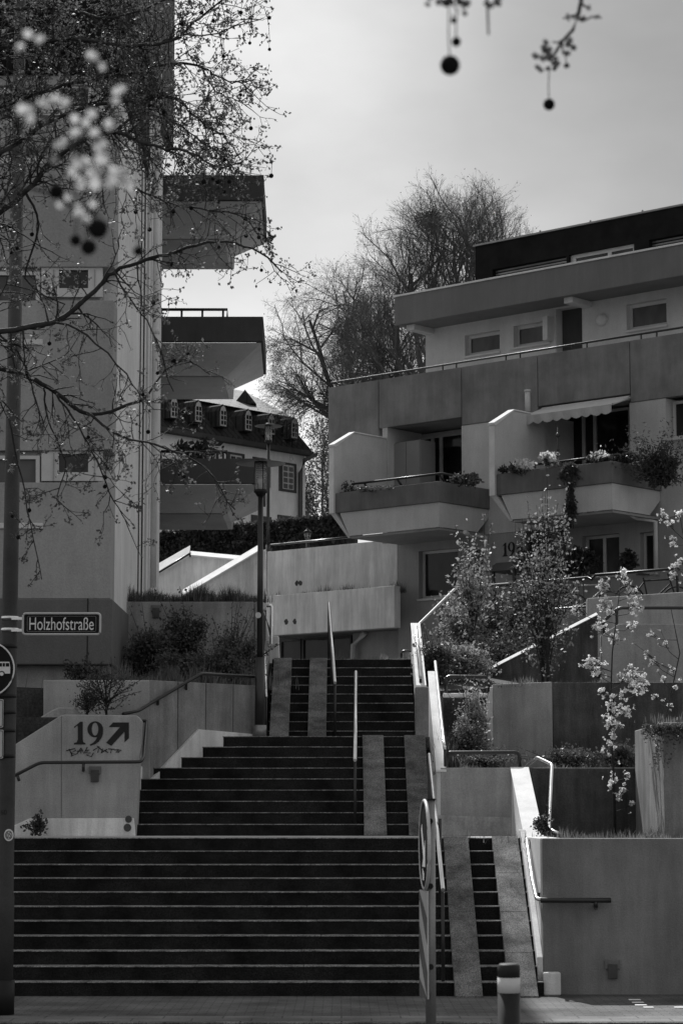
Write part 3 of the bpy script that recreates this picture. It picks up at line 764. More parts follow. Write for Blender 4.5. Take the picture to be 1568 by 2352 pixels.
# first floor: solid piers + loggia recesses
a1l = HA(888,0); lo1 = (HA(890,0), HA(1060,0)); lo2 = (HA(1243,0), HA(1447,0))
m = MB()
fb(m, lo1[0]-.18, lo1[0]-.01, -1.4, 0, zS, zB0)     # left cheek
fb(m, lo1[1], lo2[0], -1.4, 0, zS-.01, zB0l-.01)
fb(m, lo2[1], HA(1530,0), -1.4, 0, zS-.01, zB0l-.01)
fb(m, HA(1530,0), AR, -1.4, 0, zS-.01, zS+.75)
fb(m, lo1[0]-.18, AR, -8, -1.4, zS, zB0-.02)
m.build('first_floor_wall','paint',Bd)
# loggia glazing
def glazing(a0,a1,z0,z1,k,mull,mat='frame'):
    m = MB(); fw=.06
    fb(m,a0,a1,k,k+.06,z1-fw,z1)
    for x in mull: xx=a0+(a1-a0)*x; fb(m,xx-fw*.7,xx+fw*.7,k,k+.07,z0,z1-fw)
    w=m.build('balcony_door',mat,Bd)
    m=MB(); m.face([FP(a0,k+.02,z0),FP(a1,k+.02,z0),FP(a1,k+.02,z1-fw),FP(a0,k+.02,z1-fw)]); m.build('pane','glass',w)
kk=-1.38
glazing(HA(952,kk),HA(1080,kk),zS+.05,zB0-.12,kk,(.02,.35,.5,.98))
glazing(HA(1255,kk),HA(1455,kk),zS+.05,zB0-.05,kk,(.02,.22,.45,.58,.98))
window((HA(1536,0),HA(1640,0),HF(1550,1005,0)[1],HF(1550,918,0)[1]),0,rec=.2)
# cabinet on balcony one
# slabs/soffits for balconies
def planter(uL, uR, uEnd, kf=2.0):
    aL = HA(uL,kf,1130); aR = HA(uR,kf,1130); aE = aR+.02
    m = MB()
    m.hull([FP(aL,kf,zP0),FP(aR,kf,zP0),FP(aE,.0,zP0),FP(aE-.2,.0,zP0),FP(aR-.2,kf-.5,zP0),FP(aL,kf-.5,zP0)],
           [FP(aL,kf,zP1),FP(aR,kf,zP1),FP(aE,.0,zP1),FP(aE-.2,.0,zP1),FP(aR-.2,kf-.5,zP1),FP(aL,kf-.5,zP1)])
    b = m.build('planter_band','planter',Bd,.012)
    m = MB()
    i = .05; sl=.42
    m.hull([FP(aL+sl,kf-i,zS),FP(aR-.03,kf-i,zS),FP(aR-.03,.45,zS),FP(aR-.03,.002,zS+.4),FP(aL+.15,.002,zS+.4)],
           [FP(aL+.1,kf-i,zP0-.004),FP(aR-.03,kf-i,zP0-.004),FP(aR-.03,.12,zP0-.004),FP(aR-.03,.002,zP0-.004),FP(aL+.15,.002,zP0-.004)])
    m.build('balcony_apron','paint',b,.008)
    m = MB(); fb(m,aL+sl+.02,aR-.06,.0,kf-.1,zS-.06,zS-.003); m.build('balcony_slab','paint_dim',b)
    m = MB(); fb(m,aL+.1,aR-.1,kf-.45,kf-.05,zP1-.02,zP1+.02); m.build('soil','soil',b)
    return aL, aR
p1 = planter(770,1007,1109); p2 = planter(1139,1405,1493)
def privacy(aL, kf, uT, vT0, uT2, vT1, zb):
    w=.16; zt = HF(uT, vT0, kf)[1]; ztt = zt + .42
    m = MB()
    pts=[(kf+.05,zb),(kf+.05,zt-.04),(kf-.72,ztt-.04),(.0,ztt-.04),(.0,zb)]
    m.hull([FP(aL-w,k,z) for k,z in pts],[FP(aL,k,z) for k,z in pts])
    b = m.build('privacy_wall','paint',Bd,.008)
    m = MB(); pts=[(kf+.08,zt-.06),(kf+.08,zt),(kf-.72,ztt),(.0,ztt),(.0,ztt-.035),(kf-.72,ztt-.035),(kf-.0,zt-.06)]
    m.hull([FP(aL-w-.02,k,z) for k,z in pts],[FP(aL+.02,k,z) for k,z in pts]); m.build('coping','capwhite',b,.006)
    m = MB(); m.hull([FP(aL-w,kf+.055,zb),FP(aL,kf+.055,zb),FP(aL,kf+.055,zt-.07),FP(aL-w,kf+.055,zt-.07)],[FP(aL-w,kf+.065,zb),FP(aL,kf+.065,zb),FP(aL,kf+.065,zt-.07),FP(aL-w,kf+.065,zt-.07)])
    m.build('end_face','capwhite',b)
    m = MB(); m.hull([FP(aL-w,kf,zb),FP(aL,kf,zb),FP(aL,kf-.25,zb),FP(aL-w,kf-.25,zb)],[FP(aL+.34,kf-.1,zS-.03),FP(aL+.42,kf-.1,zS-.03),FP(aL+.42,kf-.6,zS-.03),FP(aL+.34,kf-.6,zS-.03)]); m.build('bracket','paint',b)
privacy(p1[0],2.0,765,1022,0,0,zP0-.01); 
privacy(p2[0],2.0,1130,972,0,0,zP0-.01)
# B parapet panels
us=[754,870,1060,1235,1447,1760]; m=None
for i in range(5):
    m=MB(); a0=HA(us[i],0,900)+.012; a1_=HA(us[i+1],0,900)-.012
    fb(m,a0,a1_,-.16,.02,zB0 if i in (1,3) else zB0l,zB1); pn=m.build('parapet_panel','parapet',Bd,.012)
m=MB(); fb(m,HA(754,0,900)+.1,AR,-5,-.17,zB0+.02,zB0+.25); m.build('terrace_slab','paint_dim',Bd)
m=MB(); fb(m,HA(754,0,900)+.012,HA(754,0,900)+.17,-5,-.17,zB0+.26,zB1); m.build('parapet_panel','parapet',Bd,.012)
# B handrail
m=MB(); aa=HA(757,0,880); m.tube([FP(aa,-.06,zB1+.14),FP(AR,-.06,zB1+.14)],.028,8)
x=aa+.2; k=0
while x<AR:
    m.tube([FP(x,-.06,zB1-.02),FP(x,-.06,zB1+.14)],.022,6); x+= (.45 if k%2 else 1.6); k+=1
m.tube([FP(aa,-.06,zB1+.14),FP(aa+.1,-1.2,zB1+.14)],.025,8)
m.build('terrace_rail','blackrail',Bd)
# top floor, set back behind its terrace
F0_keep=F0.copy(); F0=F0-nO*1.8
zA1 = HF(906,683,-.6)[1]; zA0 = HF(906,748,-.6)[1]; zC1 = HF(1090,567,-3)[1]
aw=HA(977,-1.6,800); af=HA(906,-.6,715)
wA=[(1067,1147,764,812),(1178,1262,742,792),(1437,1530,692,752)]
hA=[hole(u0,u1,v0,v1,-1.6) for u0,u1,v0,v1 in wA]
rec=(HA(1276,-1.6,750),HA(1336,-1.6,750),zB0+.3,HF(1300,706,-1.6)[1])
hs=sorted(hA+[rec])
m=MB(); wall_with_holes(m,aw,AR,zB0+.2,zA0-.005,-1.9,-1.6,hs); fb(m,aw,AR,-8,-1.9,zB0+.2,zA0-.005); m.build('top_floor_wall','paint',Bd)
m=MB(); fb(m,rec[0],rec[1],-1.895,-1.88,rec[2],rec[3]); m.build('recess','dark_band',Bd)
for h in hA: window(h,-1.6,rec=.14,fw=.09,gm='glass_dim')
m=MB(); h=hA[1]; fb(m,h[1]-.02,h[1]+.14,-1.6,-1.3,h[2],h[3]+.05); m.build('window_surround','frame',Bd,.01)
m=MB(); fb(m,af,AR,-9,-.6,zA0,zA1); m.build('roof_fascia','fascia',Bd,.012)
m=MB(); fb(m,af-.03,AR,-.95,-.57,zA1+.001,zA1+.05); m.build('roof_coping','capwhite',Bd)
for u in (930,1292): 
    m=MB(); a=HA(u,-.7,750); fb(m,a,a+.28,-1.6,-.75,zA0-.16,zA0-.003); m.build('beam','paint',Bd,.008)
# round wall lamp
c=HF(1381,735,-1.58); m=MB()
ring=[]; 
for (kk_,r_) in ((-1.6,.16),(-1.54,.16),(-1.5,.12),(-1.48,.05)):
    ring.append([FP(c[0]+r_*math.cos(q*math.pi/9),kk_,c[1]+r_*math.sin(q*math.pi/9)) for q in range(18)])
b0=len(m.v)
for rg_ in ring: m.v+= [tuple(p) for p in rg_]
for i in range(3):
    for q in range(18):
        m.f.append((b0+i*18+q,b0+i*18+(q+1)%18,b0+(i+1)*18+(q+1)%18,b0+(i+1)*18+q)); m.sm.append(True)
m.f.append(tuple(b0+54+q for q in range(18))); m.sm.append(False)
m.build('wall_lamp','frame',Bd)
# penthouse
ac=HA(1091,-3,600); m=MB()
hc=[(HA(1130,-3,620),HA(1300,-3,600),zA1+.05,HF(1210,604,-3)[1]),(HA(1305,-3,590),HA(1455,-3,590),zA1+.05,HF(1380,570,-3)[1]),(HA(1490,-3,590),HA(1700,-3,590),zA1+.05,HF(1530,543,-3)[1])]
zt_c=min(h[3] for h in hc)
hc=[(h[0],h[1],h[2],zt_c) for h in hc]
wall_with_holes(m,ac,AR,zA1,zC1,-3.3,-3,hc); fb(m,ac,AR,-8,-3.3,zA1,zC1); 
m.build('penthouse','cladding',Bd)
m=MB(); fb(m,ac-.05,AR,-3.4,-2.95,zC1+.002,zC1+.05)
x=ac+.5
while x<AR: m.tube([FP(x,-3.1,zC1+.05),FP(x,-3.1,zC1+.13)],.03,5); x+=1.7
m.build('roof_edge','sheet_grey',Bd)
for h in (hc[0],hc[2]):
    m=MB(); z=h[2]
    while z<h[3]: fb(m,h[0],h[1],-3.2,-3.15,z,z+.045); z+=.085
    m.build('louvre','sheet_grey',Bd)
window(hc[1],-3,rec=.1,fw=.1,mull=(.05,.6),gm='glass_dim')
m=MB(); m.face([FP(hc[0][0],-3.25,hc[0][2]),FP(hc[0][1],-3.25,hc[0][2]),FP(hc[0][1],-3.25,hc[0][3]),FP(hc[0][0],-3.25,hc[0][3])]); m.build('pane','glass',Bd)
# awning
F0=F0_keep
m=MB(); aA0=HA(1237,.15,960); aA1=HA(1437,.15,960)
zaw=HF(1240,950,1.0)[1]; 
m.hull([FP(aA0,-.1,zB0-.05),FP(aA1,-.1,zB0-.05),FP(aA1,.75,zaw+.02),FP(aA0,.75,zaw+.02)],[FP(aA0,-.1,zB0-.02),FP(aA1,-.1,zB0-.02),FP(aA1,.75,zaw+.05),FP(aA0,.75,zaw+.05)])
b=m.build('awning','fabric',Bd)
m=MB(); n_=36; pts=[]
top=[(aA0+(aA1-aA0)*i/n_, zaw+.04) for i in range(n_+1)]
bot=[(aA0+(aA1-aA0)*i/n_, zaw-.13-.06*abs(math.sin(i*math.pi/4))) for i in range(n_+1)]
for i in range(n_): 
    m.hull([FP(top[i][0],.76,top[i][1]),FP(top[i+1][0],.76,top[i+1][1]),FP(bot[i+1][0],.76+.02*math.sin(i),bot[i+1][1]),FP(bot[i][0],.76+.02*math.sin(i-1),bot[i][1])],
           [FP(top[i][0],.77,top[i][1]),FP(top[i+1][0],.77,top[i+1][1]),FP(bot[i+1][0],.77+.02*math.sin(i),bot[i+1][1]),FP(bot[i][0],.77+.02*math.sin(i-1),bot[i][1])])
m.build('valance','fabric',b)
m=MB(); m.tube([FP(aA0,.0,zB0-.1),FP(aA1,.0,zB0-.1)],.06,8); m.tube([FP(aA1+.02,0,zB0-.1),FP(aA1+.02,.74,zaw+.05)],.03,6); m.build('awning_arm','frame',b)
# vent pipe
a,zz=HF(1211,945,.25); a2,z2=HF(1211,900,.25); m=MB(); m.tube([FP(a,.25,zz),FP(a,.25,z2)],.07,10); m.tube([FP(a,.25,z2),FP(a,.25,z2+.05)],.085,10); m.build('vent_pipe','paint_light',Bd)
# downpipes
for (pts) in ([(1067,1222,1.0),(1078,1230,.6),(1114,1233,.15),(1115,1335,.15)],[(1450,1183,1.0),(1462,1190,.6),(1504,1198,.15),(1506,1320,.15)]):
    q=[]
    for u,v,k in pts: a,z=HF(u,v,k); q.append(FP(a,k,z))
    m=MB(); m.tube(q,.055,8); m.build('downpipe','paint_light',Bd)
# mailbox roof by door
m=MB(); a0,z0=HF(1142,1317,.8); a1_,_=HF(1208,1317,.8); m.hull([FP(a0,.1,z0),FP(a1_,.1,z0),FP(a1_,1.3,z0),FP(a0,1.3,z0)],[FP(a0+.2,.1,z0+.22),FP(a1_-.2,.1,z0+.22),FP(a1_-.2,1.1,z0+.22),FP(a0+.2,1.1,z0+.22)]); b=m.build('porch_roof','frame_dark',Bd)
m=MB(); 
for a in (a0+.1,a1_-.15): fb(m,a,a+.06,1.1,1.16,6.0,z0-.001)
m.build('porch_post','frame_dark',b)
# things on balcony 1: cabinet
t=thing('cabinet','pale double door cabinet standing on the left balcony','cabinet',FP(HA(930,-.3),-.3,zS+.1))
ca0=HA(896,-.2,1050); ca1=HA(962,-.7,1050); zc=HF(930,1014,-.3)[1]
m=MB(); fb(m,ca0,ca0+.95,-.9,-.3,zS+.05,zc); m.build('body','cabinet',t,.01)
m=MB(); fb(m,ca0+.02,ca0+.465,-.298,-.27,zS+.1,zc-.03); fb(m,ca0+.485,ca0+.93,-.298,-.27,zS+.1,zc-.03); m.build('door','cabinet',t,.006)
m=MB(); fb(m,ca0+.40,ca0+.43,-.268,-.24,zS+1.0,zS+1.15); m.build('handle','frame_dark',t)
# balcony 1 rail
t=thing('balcony_handrail','thin black rail over the left planter balcony','handrail',FP(p1[0]+.4,1.7,zP1))
m=MB(); a0,z0=HF(808,1112,1.75); m.tube([FP(a0,1.75,z0),FP(p1[1]-.1,1.75,z0),FP(p1[1]-.1,.2,z0)],.03,8); m.build('rail','blackrail',t)
for a in (a0+.4,a0+1.5,p1[1]-.2): MB().tube([FP(a,1.75,z0),FP(a+.08,1.6,zP1)],.028,6).build('post','blackrail',t)
t=thing('balcony_handrail','thin black rail over the right planter balcony behind the flowers','handrail',FP(p2[0]+.4,1.7,zP1))
m=MB(); m.tube([FP(p2[0]+.6,1.6,zP1+.2),FP(p2[1]-.1,1.6,zP1+.2),FP(p2[1]-.1,.2,zP1+.2)],.03,8); m.build('rail','blackrail',t)
for i in range(4): a=p2[0]+.8+i*.85; MB().tube([FP(a,1.6,zP1+.2),FP(a,1.6,zP1)],.025,6).build('post','blackrail',t)
m=MB(); a,z=HF(1280,1000,1.3); m.tube([FP(a,1.3,zP1-.1),FP(a,1.3,z+.2)],.012,5); m.lathe(FP(a,1.3,z),[(.01,-.06),(.05,-.02),(.05,.02),(.01,.07)],8); m.lathe(FP(a,1.3,z-.35),[(.01,-.05),(.035,0),(.01,.05)],8)
tag(m.build('garden_ornament','frame_dark'),'thin pole ornament with small balls above the right planter balcony','ornament')

# terraces left of building (pale)
T=thing('terrace_building','pale board marked concrete terrace with two stacked parapets under the balcony','terrace',FP(-2,0,4.6))
a6=HA(613,0,1300)
m=MB(); zu1=HF(760,1253,0)[1]; zu0=HF(760,1360,0)[1]; 
pp=[(a6,zu0-.3),(a6,zu1),(ag-.02,zu1),(ag-.02,zu0-.3)]; fpoly(m,pp,-.25,.25); m.build('upper_parapet','concrete_light',T,.015)
m=MB(); zl1=HF(760,1357,.7)[1]; zl0=HF(760,1451,.7)[1]; al=HA(611,.7,1400); ar=HA(905,.7,1400)
fb(m,al,ar,.45,.7,zl0,zl1); m.build('lower_parapet','concrete_light',T,.015)
m=MB(); fb(m,al,ag-.03,-6,.45,zl0+.02,zl1-.15); m.build('terrace_slab','paint_dim',T)
m=MB(); fb(m,al+.3,ag+.6,-.7,-.4,4.4,zl0+.018); fb(m,HA(810,-.15,1480),ag-.03,-.4,-.15,4.4,zl0+.01); m.build('rear_wall','paint_dim',T)
for (u0,u1) in ((643,690),(693,755),(758,806)):
    a0=HA(u0,-.3,1480);a1_=HA(u1,-.3,1480)
    m=MB(); fw=.05; z0,z1_=4.7,zl0-.03
    fb(m,a0,a0+fw,-.38,-.3,z0,z1_); fb(m,a1_-fw,a1_,-.38,-.3,z0,z1_); fb(m,a0+fw,a1_-fw,-.38,-.3,z1_-fw,z1_)
    w=m.build('window','frame_dark',T)
    m=MB(); m.face([FP(a0+fw,-.35,z0),FP(a1_-fw,-.35,z0),FP(a1_-fw,-.35,z1_-fw),FP(a0+fw,-.35,z1_-fw)]); m.build('pane','glass',w)
m=MB(); q=[]
for u,v in ((838,1452),(833,1458),(812,1482),(810,1530)): a,z=HF(u,v,.0); q.append(FP(a,.0,z))
m.tube(q,.08,8); m.build('downpipe','paint_light',T)
m=MB()
for (u,v,k) in ((657,1428,.703),(677,1428,.703),(681,1340,.003),(690,1339,.003)):
    a,z=HF(u,v,k); m.face([FP(a+.07*math.cos(q*.6)*rnd.uniform(.7,1.3),k,z+.07*math.sin(q*.6)*rnd.uniform(.7,1.3)) for q in range(10)])
m.build('stain','sticker_grey',T)
# terrace rail
m=MB(); a0,z0=HF(622,1252,-.1); m.tube([FP(a0,-.1,zu1),FP(a0,-.1,z0),FP(ag-1.3,-.1,z0+.0)],.03,8); m.build('terrace_rail','blackrail',T)
# sloped wedge walls left of terrace
q=FP(a6,0,0)
m=MB(); m.ext([P(420,1400,q.y),P(420,1368,q.y),P(594,1265,q.y),P(611,1262,q.y),P(611,1400,q.y)],(0,.3,0)); wall('pale wedge shaped parapet sloping up to the terrace corner',m,'concrete_light')
m=MB(); m.hull([P(418,1369,q.y-.05),P(593,1265,q.y-.05),P(593,1269,q.y-.05),P(418,1373.5,q.y-.05)],[p_+Vector((0,.45,.22)) for p_ in (P(418,1369,q.y-.05),P(593,1265,q.y-.05),P(593,1269,q.y-.05),P(418,1373.5,q.y-.05))])
wall('thin white coping on the sloping wedge parapet',m,'capwhite','coping','coping',.004)
m=MB(); m.ext([P(330,1400,67.5),P(330,1335,67.5),P(439,1275,67.5),P(553,1285,67.5),P(600,1300,67.5),P(600,1400,67.5)],(0,.3,0)); wall('farther pale wedge wall behind the sloping parapet',m,'concrete_light')
m=MB(); q1=[P(436,1274,67.4),P(554,1285,67.4),P(554,1288,67.4),P(436,1278,67.4)]; m.hull(q1,[p_+Vector((0,.4,.15)) for p_ in q1])
q1=[P(330,1333,67.4),P(435,1273,67.4),P(435,1279,67.4),P(330,1339,67.4)]; m.hull(q1,[p_+Vector((0,.4,.3)) for p_ in q1])
wall('bright coping along the farther wedge wall',m,'capwhite','coping','coping',.004)
rail('thin dark rail above the farther pale wedge wall',[P(345,1327,67.4),P(436,1271,67.4)],[(P(436,1271,67.4),P(437,1279,67.4))],'blackrail',.03)
m=MB(); m.box(-20,0,68,76,5,P(450,1300,68).z); struct(m.build('terrain','soil'))

# walkway with railing and bikes in front of 19a
m=MB(); fb(m,HA(1000,6),AR+3,.0,6,4.2,6.15); struct(m.build('walkway','paving_band'))
m=MB(); fb(m,HA(1040,6),AR+3,6.0,6.2,4.0,6.25); wall('retaining wall carrying the bicycle railing',m,'concrete')
t=thing('bicycle_railing','long black barred railing on the walkway before the entrance of 19a','railing',FP(HA(1043,6.1),6.1,6.25))
aR0,zR=HF(1043,1351,6.1); aR1=HA(1349,6.1,1330); aR2=HA(1545,6.1,1312)
m=MB(); m.tube([FP(aR0,6.1,zR-.5),FP(aR0,6.1,zR-.05),FP(aR0+.06,6.1,zR),FP(aR1,6.1,zR),FP(aR1+.1,6.1,zR-.05),FP(aR1+.2,6.1,zR+.04),FP(aR2,6.1,zR+.04),FP(aR2+.1,6.1,zR-.1),FP(aR2+.1,6.1,6.25)],.032,8); m.build('rail','blackrail',t)
m=MB(); m.tube([FP(aR0,6.1,6.4),FP(aR2,6.1,6.4)],.025,6); m.build('bottom_rail','blackrail',t)
m=MB(); x=aR0+.12
while x<aR1: m.tube([FP(x,6.1,6.4),FP(x,6.1,zR)],.011,5,cap=False); x+=.13
b=m.build('baluster','blackrail',t)
# bicycles
def bike(label,a,k,ang,col):
    t=thing('bicycle',label,'bicycle',FP(a,k,6.16),'bicycles parked behind the railing')
    o=FP(a,k,6.16); dx=Vector((dR.x*math.cos(ang)-dR.y*math.sin(ang),dR.x*math.sin(ang)+dR.y*math.cos(ang),0)); up=Vector((0,0,1)); sd=dx.cross(up)
    q=lambda x,z,s=0:o+dx*x+up*z+sd*s
    for cx in (-.52,.52):
        w=MB(); w.tube([q(cx+.33*math.cos(i*math.pi/12),.34+.33*math.sin(i*math.pi/12)) for i in range(25)],.02,6,cap=False); wo=w.build('wheel','black',t)
        s=MB()
        for i in range(12): s.tube([q(cx,.34),q(cx+.32*math.cos(i*math.pi/6),.34+.32*math.sin(i*math.pi/6))],.003,3,cap=False)
        s.build('spokes','sheet_grey',wo)
    f=MB(); 
    for A_,B_ in (((-.52,.34),(-.1,.30)),((-.1,.30),(-.22,.85)),((-.22,.78),(.34,.82)),((-.1,.30),(.36,.72)),((-.52,.34),(-.2,.76)),((.52,.34),(.32,.95))): f.tube([q(*A_),q(*B_)],.018,6)
    f.build('frame',col,t)
    h=MB(); h.tube([q(.2,1.02,-.28),q(.3,1.0,-.12),q(.3,1.0,.12),q(.2,1.02,.28)],.014,6); h.build('handlebar','steel',t)
    s=MB(); s.hull([q(-.36,.9,-.07),q(-.08,.9,-.02),q(-.08,.9,.02),q(-.36,.9,.07)],[q(-.36,.95,-.07),q(-.08,.94,-.02),q(-.08,.94,.02),q(-.36,.95,.07)]); s.build('saddle','black',t,.01)
for i,(u,lab,c) in enumerate(((1095,'dark bicycle leftmost behind the black railing','black'),(1180,'second bicycle behind the railing beside the porch roof','sheet_grey'),(1262,'third bicycle behind the railing, under the entrance door','black'),(1345,'bicycle at the step in the top rail','sheet_grey'),(1500,'rightmost bicycle near the end of the railing','black'))):
    bike(lab,HA(u,5.2,1400),5.2,.5+.1*i,c)

# ================================================================= POLE WITH SIGNS (left)
px=-3.488; py=25.4
t=thing('sign_pole','tall grey tapered pole at the left edge carrying street and bus signs','pole',(px,py,0))
MB().tube([(px,py,0),(px,py,1.2),(px,py,1.25),(px,py,4.6),(px,py,12)],[.098,.098,.088,.082,.058],20).build('shaft','polegrey',t)
MB().tube([(px,py,0),(px,py,.35)],.115,20).build('base_collar','black',t)
for v in (1485,1599,1636,1678,1737):
    z=P(40,v,py).z; MB().tube([(px-.02,py,z-.018),(px-.02,py,z+.018)],.105,18).build('clamp','black',t)
    
for v in (1420,1447):
    z=P(40,v,py).z; MB().tube([(px,py,z-.018),(px,py,z+.018)],.094,18).build('steel_band','steel',t)
text_part('60',P(2,1871,py-.1),(1,0,0),(0,0,1),.065,.05,(0,-1,0),'black','number',t)
zc=P(21,1918,py-.1)
m=MB(); m.lathe((0,0,0),[(.05,0),(.05,.003)],24)
m.v=[(zc.x+x, py-.100-z, zc.z+y*1.25) for x,y,z in m.v]; st=m.build('round_sticker','white',t)
m=MB()
for k in range(24):
    a0=k*math.pi/12;a1_=a0+math.pi/12
    m.face([(zc.x+r*math.cos(a),py-.106,zc.z+1.25*r*math.sin(a)) for r,a in ((.036,a0),(.036,a1_),(.030,a1_),(.030,a0))])
m.build('ring','black',st)
text_part('05',(zc.x-.023,py-.106,zc.z-.028),(1,0,0),(0,0,1),.046,.056,(0,-1,0),'black','emblem',st)
# street sign
ys=py-.11
t=thing('street_sign','rectangular dark street name plate reading Holzhofstraße','street sign',P(142,1432,ys))
c0=P(53,1457,ys);c1=P(231,1409,ys)
def rrect(x0,x1,z0,z1,r,y):
    pts=[]
    for cx,cz,a0 in ((x1-r,z1-r,0),(x0+r,z1-r,90),(x0+r,z0+r,180),(x1-r,z0+r,270)):
        for k in range(5): a=R(a0+k*22.5); pts.append(Vector((cx+r*math.cos(a),y,cz+r*math.sin(a))))
    return pts
A_=rrect(c0.x,c1.x,c0.z,c1.z,.03,ys); m=MB(); m.ext(A_,(0,.02,0)); m.build('plate','signblue',t)
m=MB(); A_.append(A_[0]); m.tube(A_,.013,6,cap=False); m.build('border','frame',t)
m=MB(); B_=rrect(c0.x+.045,c1.x-.045,c0.z+.03,c1.z-.03,.012,ys-.002); B_.append(B_[0]); m.tube(B_,.003,4,cap=False); m.build('inner_line','sheet_grey',t)
tp0=P(68,1444.5,ys-.004); tp1=P(216,1418,ys-.004)
text_part('Holzhofstraße',(tp0.x,ys,tp0.z-.012),(1,0,0),(0,0,1),tp1.x-tp0.x,(tp1.z-tp0.z)+.012,(0,-1,0),'white','lettering',t)
for z in (P(40,1420,ys).z,P(40,1447,ys).z): MB().box(px+.03,c0.x+.03,ys+.02,ys+.04,z-.014,z+.014).build('bracket','steel',t)
# bus sign
def disc(m,cx,y,cz,r,th,n=40): m.ext([Vector((cx+r*math.cos(2*math.pi*k/n),y,cz+r*math.sin(2*math.pi*k/n))) for k in range(n)],(0,th,0))
cb=P(-30,1537,ys); t=thing('bus_lane_sign','round dark sign with a white bus on the left pole, cut by the frame','traffic sign',cb)
m=MB(); disc(m,cb.x,ys,cb.z,.30,.015); m.build('disc','signblue',t)
m=MB(); m.tube([(cb.x+.288*math.cos(q*math.pi/20),ys-.003,cb.z+.288*math.sin(q*math.pi/20)) for q in range(41)],.009,6,cap=False); m.build('ring','white',t)
b0=P(0,1546,ys);b1=P(24.5,1520,ys)
m=MB(); m.ext([Vector((cb.x-.17,ys-.004,b0.z-.005)),Vector((b1.x,ys-.004,b0.z-.005)),Vector((b1.x,ys-.004,b0.z+.06)),Vector((b1.x-.01,ys-.004,b1.z)),Vector((cb.x-.17,ys-.004,b1.z))],(0,.003,0)); m.build('bus_symbol','white',t)
m=MB()
for (ua,ub) in ((7,12.5),(14,22),(0,5.5),(-12,-2)): 
    p=P(ua,1531,ys);q=P(ub,1523,ys); m.box(p.x,q.x,ys-.007,ys-.005,p.z,q.z)
disc(m,P(5,1548,ys).x,ys-.009,P(5,1548,ys).z,.032,.003,16); m.build('bus_windows','signblue',t)
m=MB(); disc(m,P(5,1548,ys).x,ys-.012,P(5,1548,ys).z,.02,.002,16); m.build('bus_wheel','white',t)
for (v0,v1,lab) in ((1606,1671,'upper white supplementary plate under the bus sign'),(1676,1742,'lower white supplementary plate under the bus sign')):
    p=P(-60,v1,ys);q=P(9,v0,ys); t=thing('supplementary_plate',lab,'sign plate',(p.x,ys,p.z))
    m=MB(); m.ext(rrect(p.x,q.x,p.z,q.z,.015,ys),(0,.01,0)); m.build('plate','frame',t)
    m=MB(); A_=rrect(p.x+.012,q.x-.008,p.z+.012,q.z-.012,.012,ys-.002); A_.append(A_[0]); m.tube(A_,.003,4,cap=False); m.build('border','black',t)

# ================================================================= KEEP-RIGHT POST AND BOLLARD
Ys=16.8
t=thing('sign_post','slim grey post on the traffic island seen at the lower centre','sign post',(.62,Ys,.2))
pc=P(988,2100,Ys); 
MB().tube([(pc.x,Ys,.2),(pc.x,Ys,P(985,1838,Ys).z)],.036,14).build('shaft','sheet_grey',t)
MB().tube([(pc.x,Ys,P(985,1838,Ys).z),(pc.x,Ys,P(985,1834,Ys).z)],.042,14).build('cap','black',t)
# signs turned almost edge-on
ang=R(86); ex=Vector((math.cos(ang),-math.sin(ang),0)); nn=Vector((-math.sin(ang),-math.cos(ang),0))
cs=P(975,1940,Ys-.05); 
cs.x=P(976,1940,Ys).x
t=thing('keep_right_sign','round traffic sign seen nearly edge-on on the slim post','traffic sign',cs)
def pd(x,z,d=0): return cs+ex*x+Vector((0,0,z))+nn*d
m=MB(); n=40; m.hull([pd(.3*math.cos(k*math.pi/20),.3*math.sin(k*math.pi/20)) for k in range(n)],[pd(.3*math.cos(k*math.pi/20),.3*math.sin(k*math.pi/20),.012) for k in range(n)]); m.build('disc','signblue',t)
m=MB(); m.tube([pd(.3*math.cos(k*math.pi/20),.3*math.sin(k*math.pi/20),.006) for k in range(41)],.012,8,cap=False); m.build('rim','frame',t)
m=MB(); m.hull([pd(-.13,.10,.014),pd(-.09,.14,.014),pd(.06,-.04,.014),pd(.12,.03,.014),pd(.12,-.15,.014),pd(-.07,-.15,.014),pd(.01,-.09,.014)],[pd(-.13,.10,.017),pd(-.09,.14,.017),pd(.06,-.04,.017),pd(.12,.03,.017),pd(.12,-.15,.017),pd(-.07,-.15,.017),pd(.01,-.09,.017)]); m.build('arrow','white',t)
m=MB(); m.hull([pd(.0,-.16,.02),pd(.1,-.2,.02),pd(.1,-.24,.02),pd(0,-.24,.02)],[pd(.0,-.16,.022),pd(.1,-.2,.022),pd(.1,-.24,.022),pd(0,-.24,.022)]); m.build('sticker','white',t)
t0=P(964,2044,Ys);t1=P(990,2292,Ys); cs2=P(975,2168,Ys)
t=thing('hazard_plate','striped dark and white hazard plate below the round sign','traffic sign',cs2)
ang2=R(82); ex2=Vector((math.cos(ang2),-math.sin(ang2),0)); nn2=Vector((-math.sin(ang2),-math.cos(ang2),0))
Hh=(P(975,2044,Ys).z-P(975,2290,Ys).z)/2; Wd=.155
def pe(x,z,d=0): return cs2+ex2*x+Vector((0,0,z))+nn2*d
m=MB(); m.hull([pe(-Wd,-Hh),pe(Wd,-Hh),pe(Wd,Hh),pe(-Wd,Hh)],[pe(-Wd,-Hh,.01),pe(Wd,-Hh,.01),pe(Wd,Hh,.01),pe(-Wd,Hh,.01)]); m.build('plate','frame',t)
m=MB(); st=.36
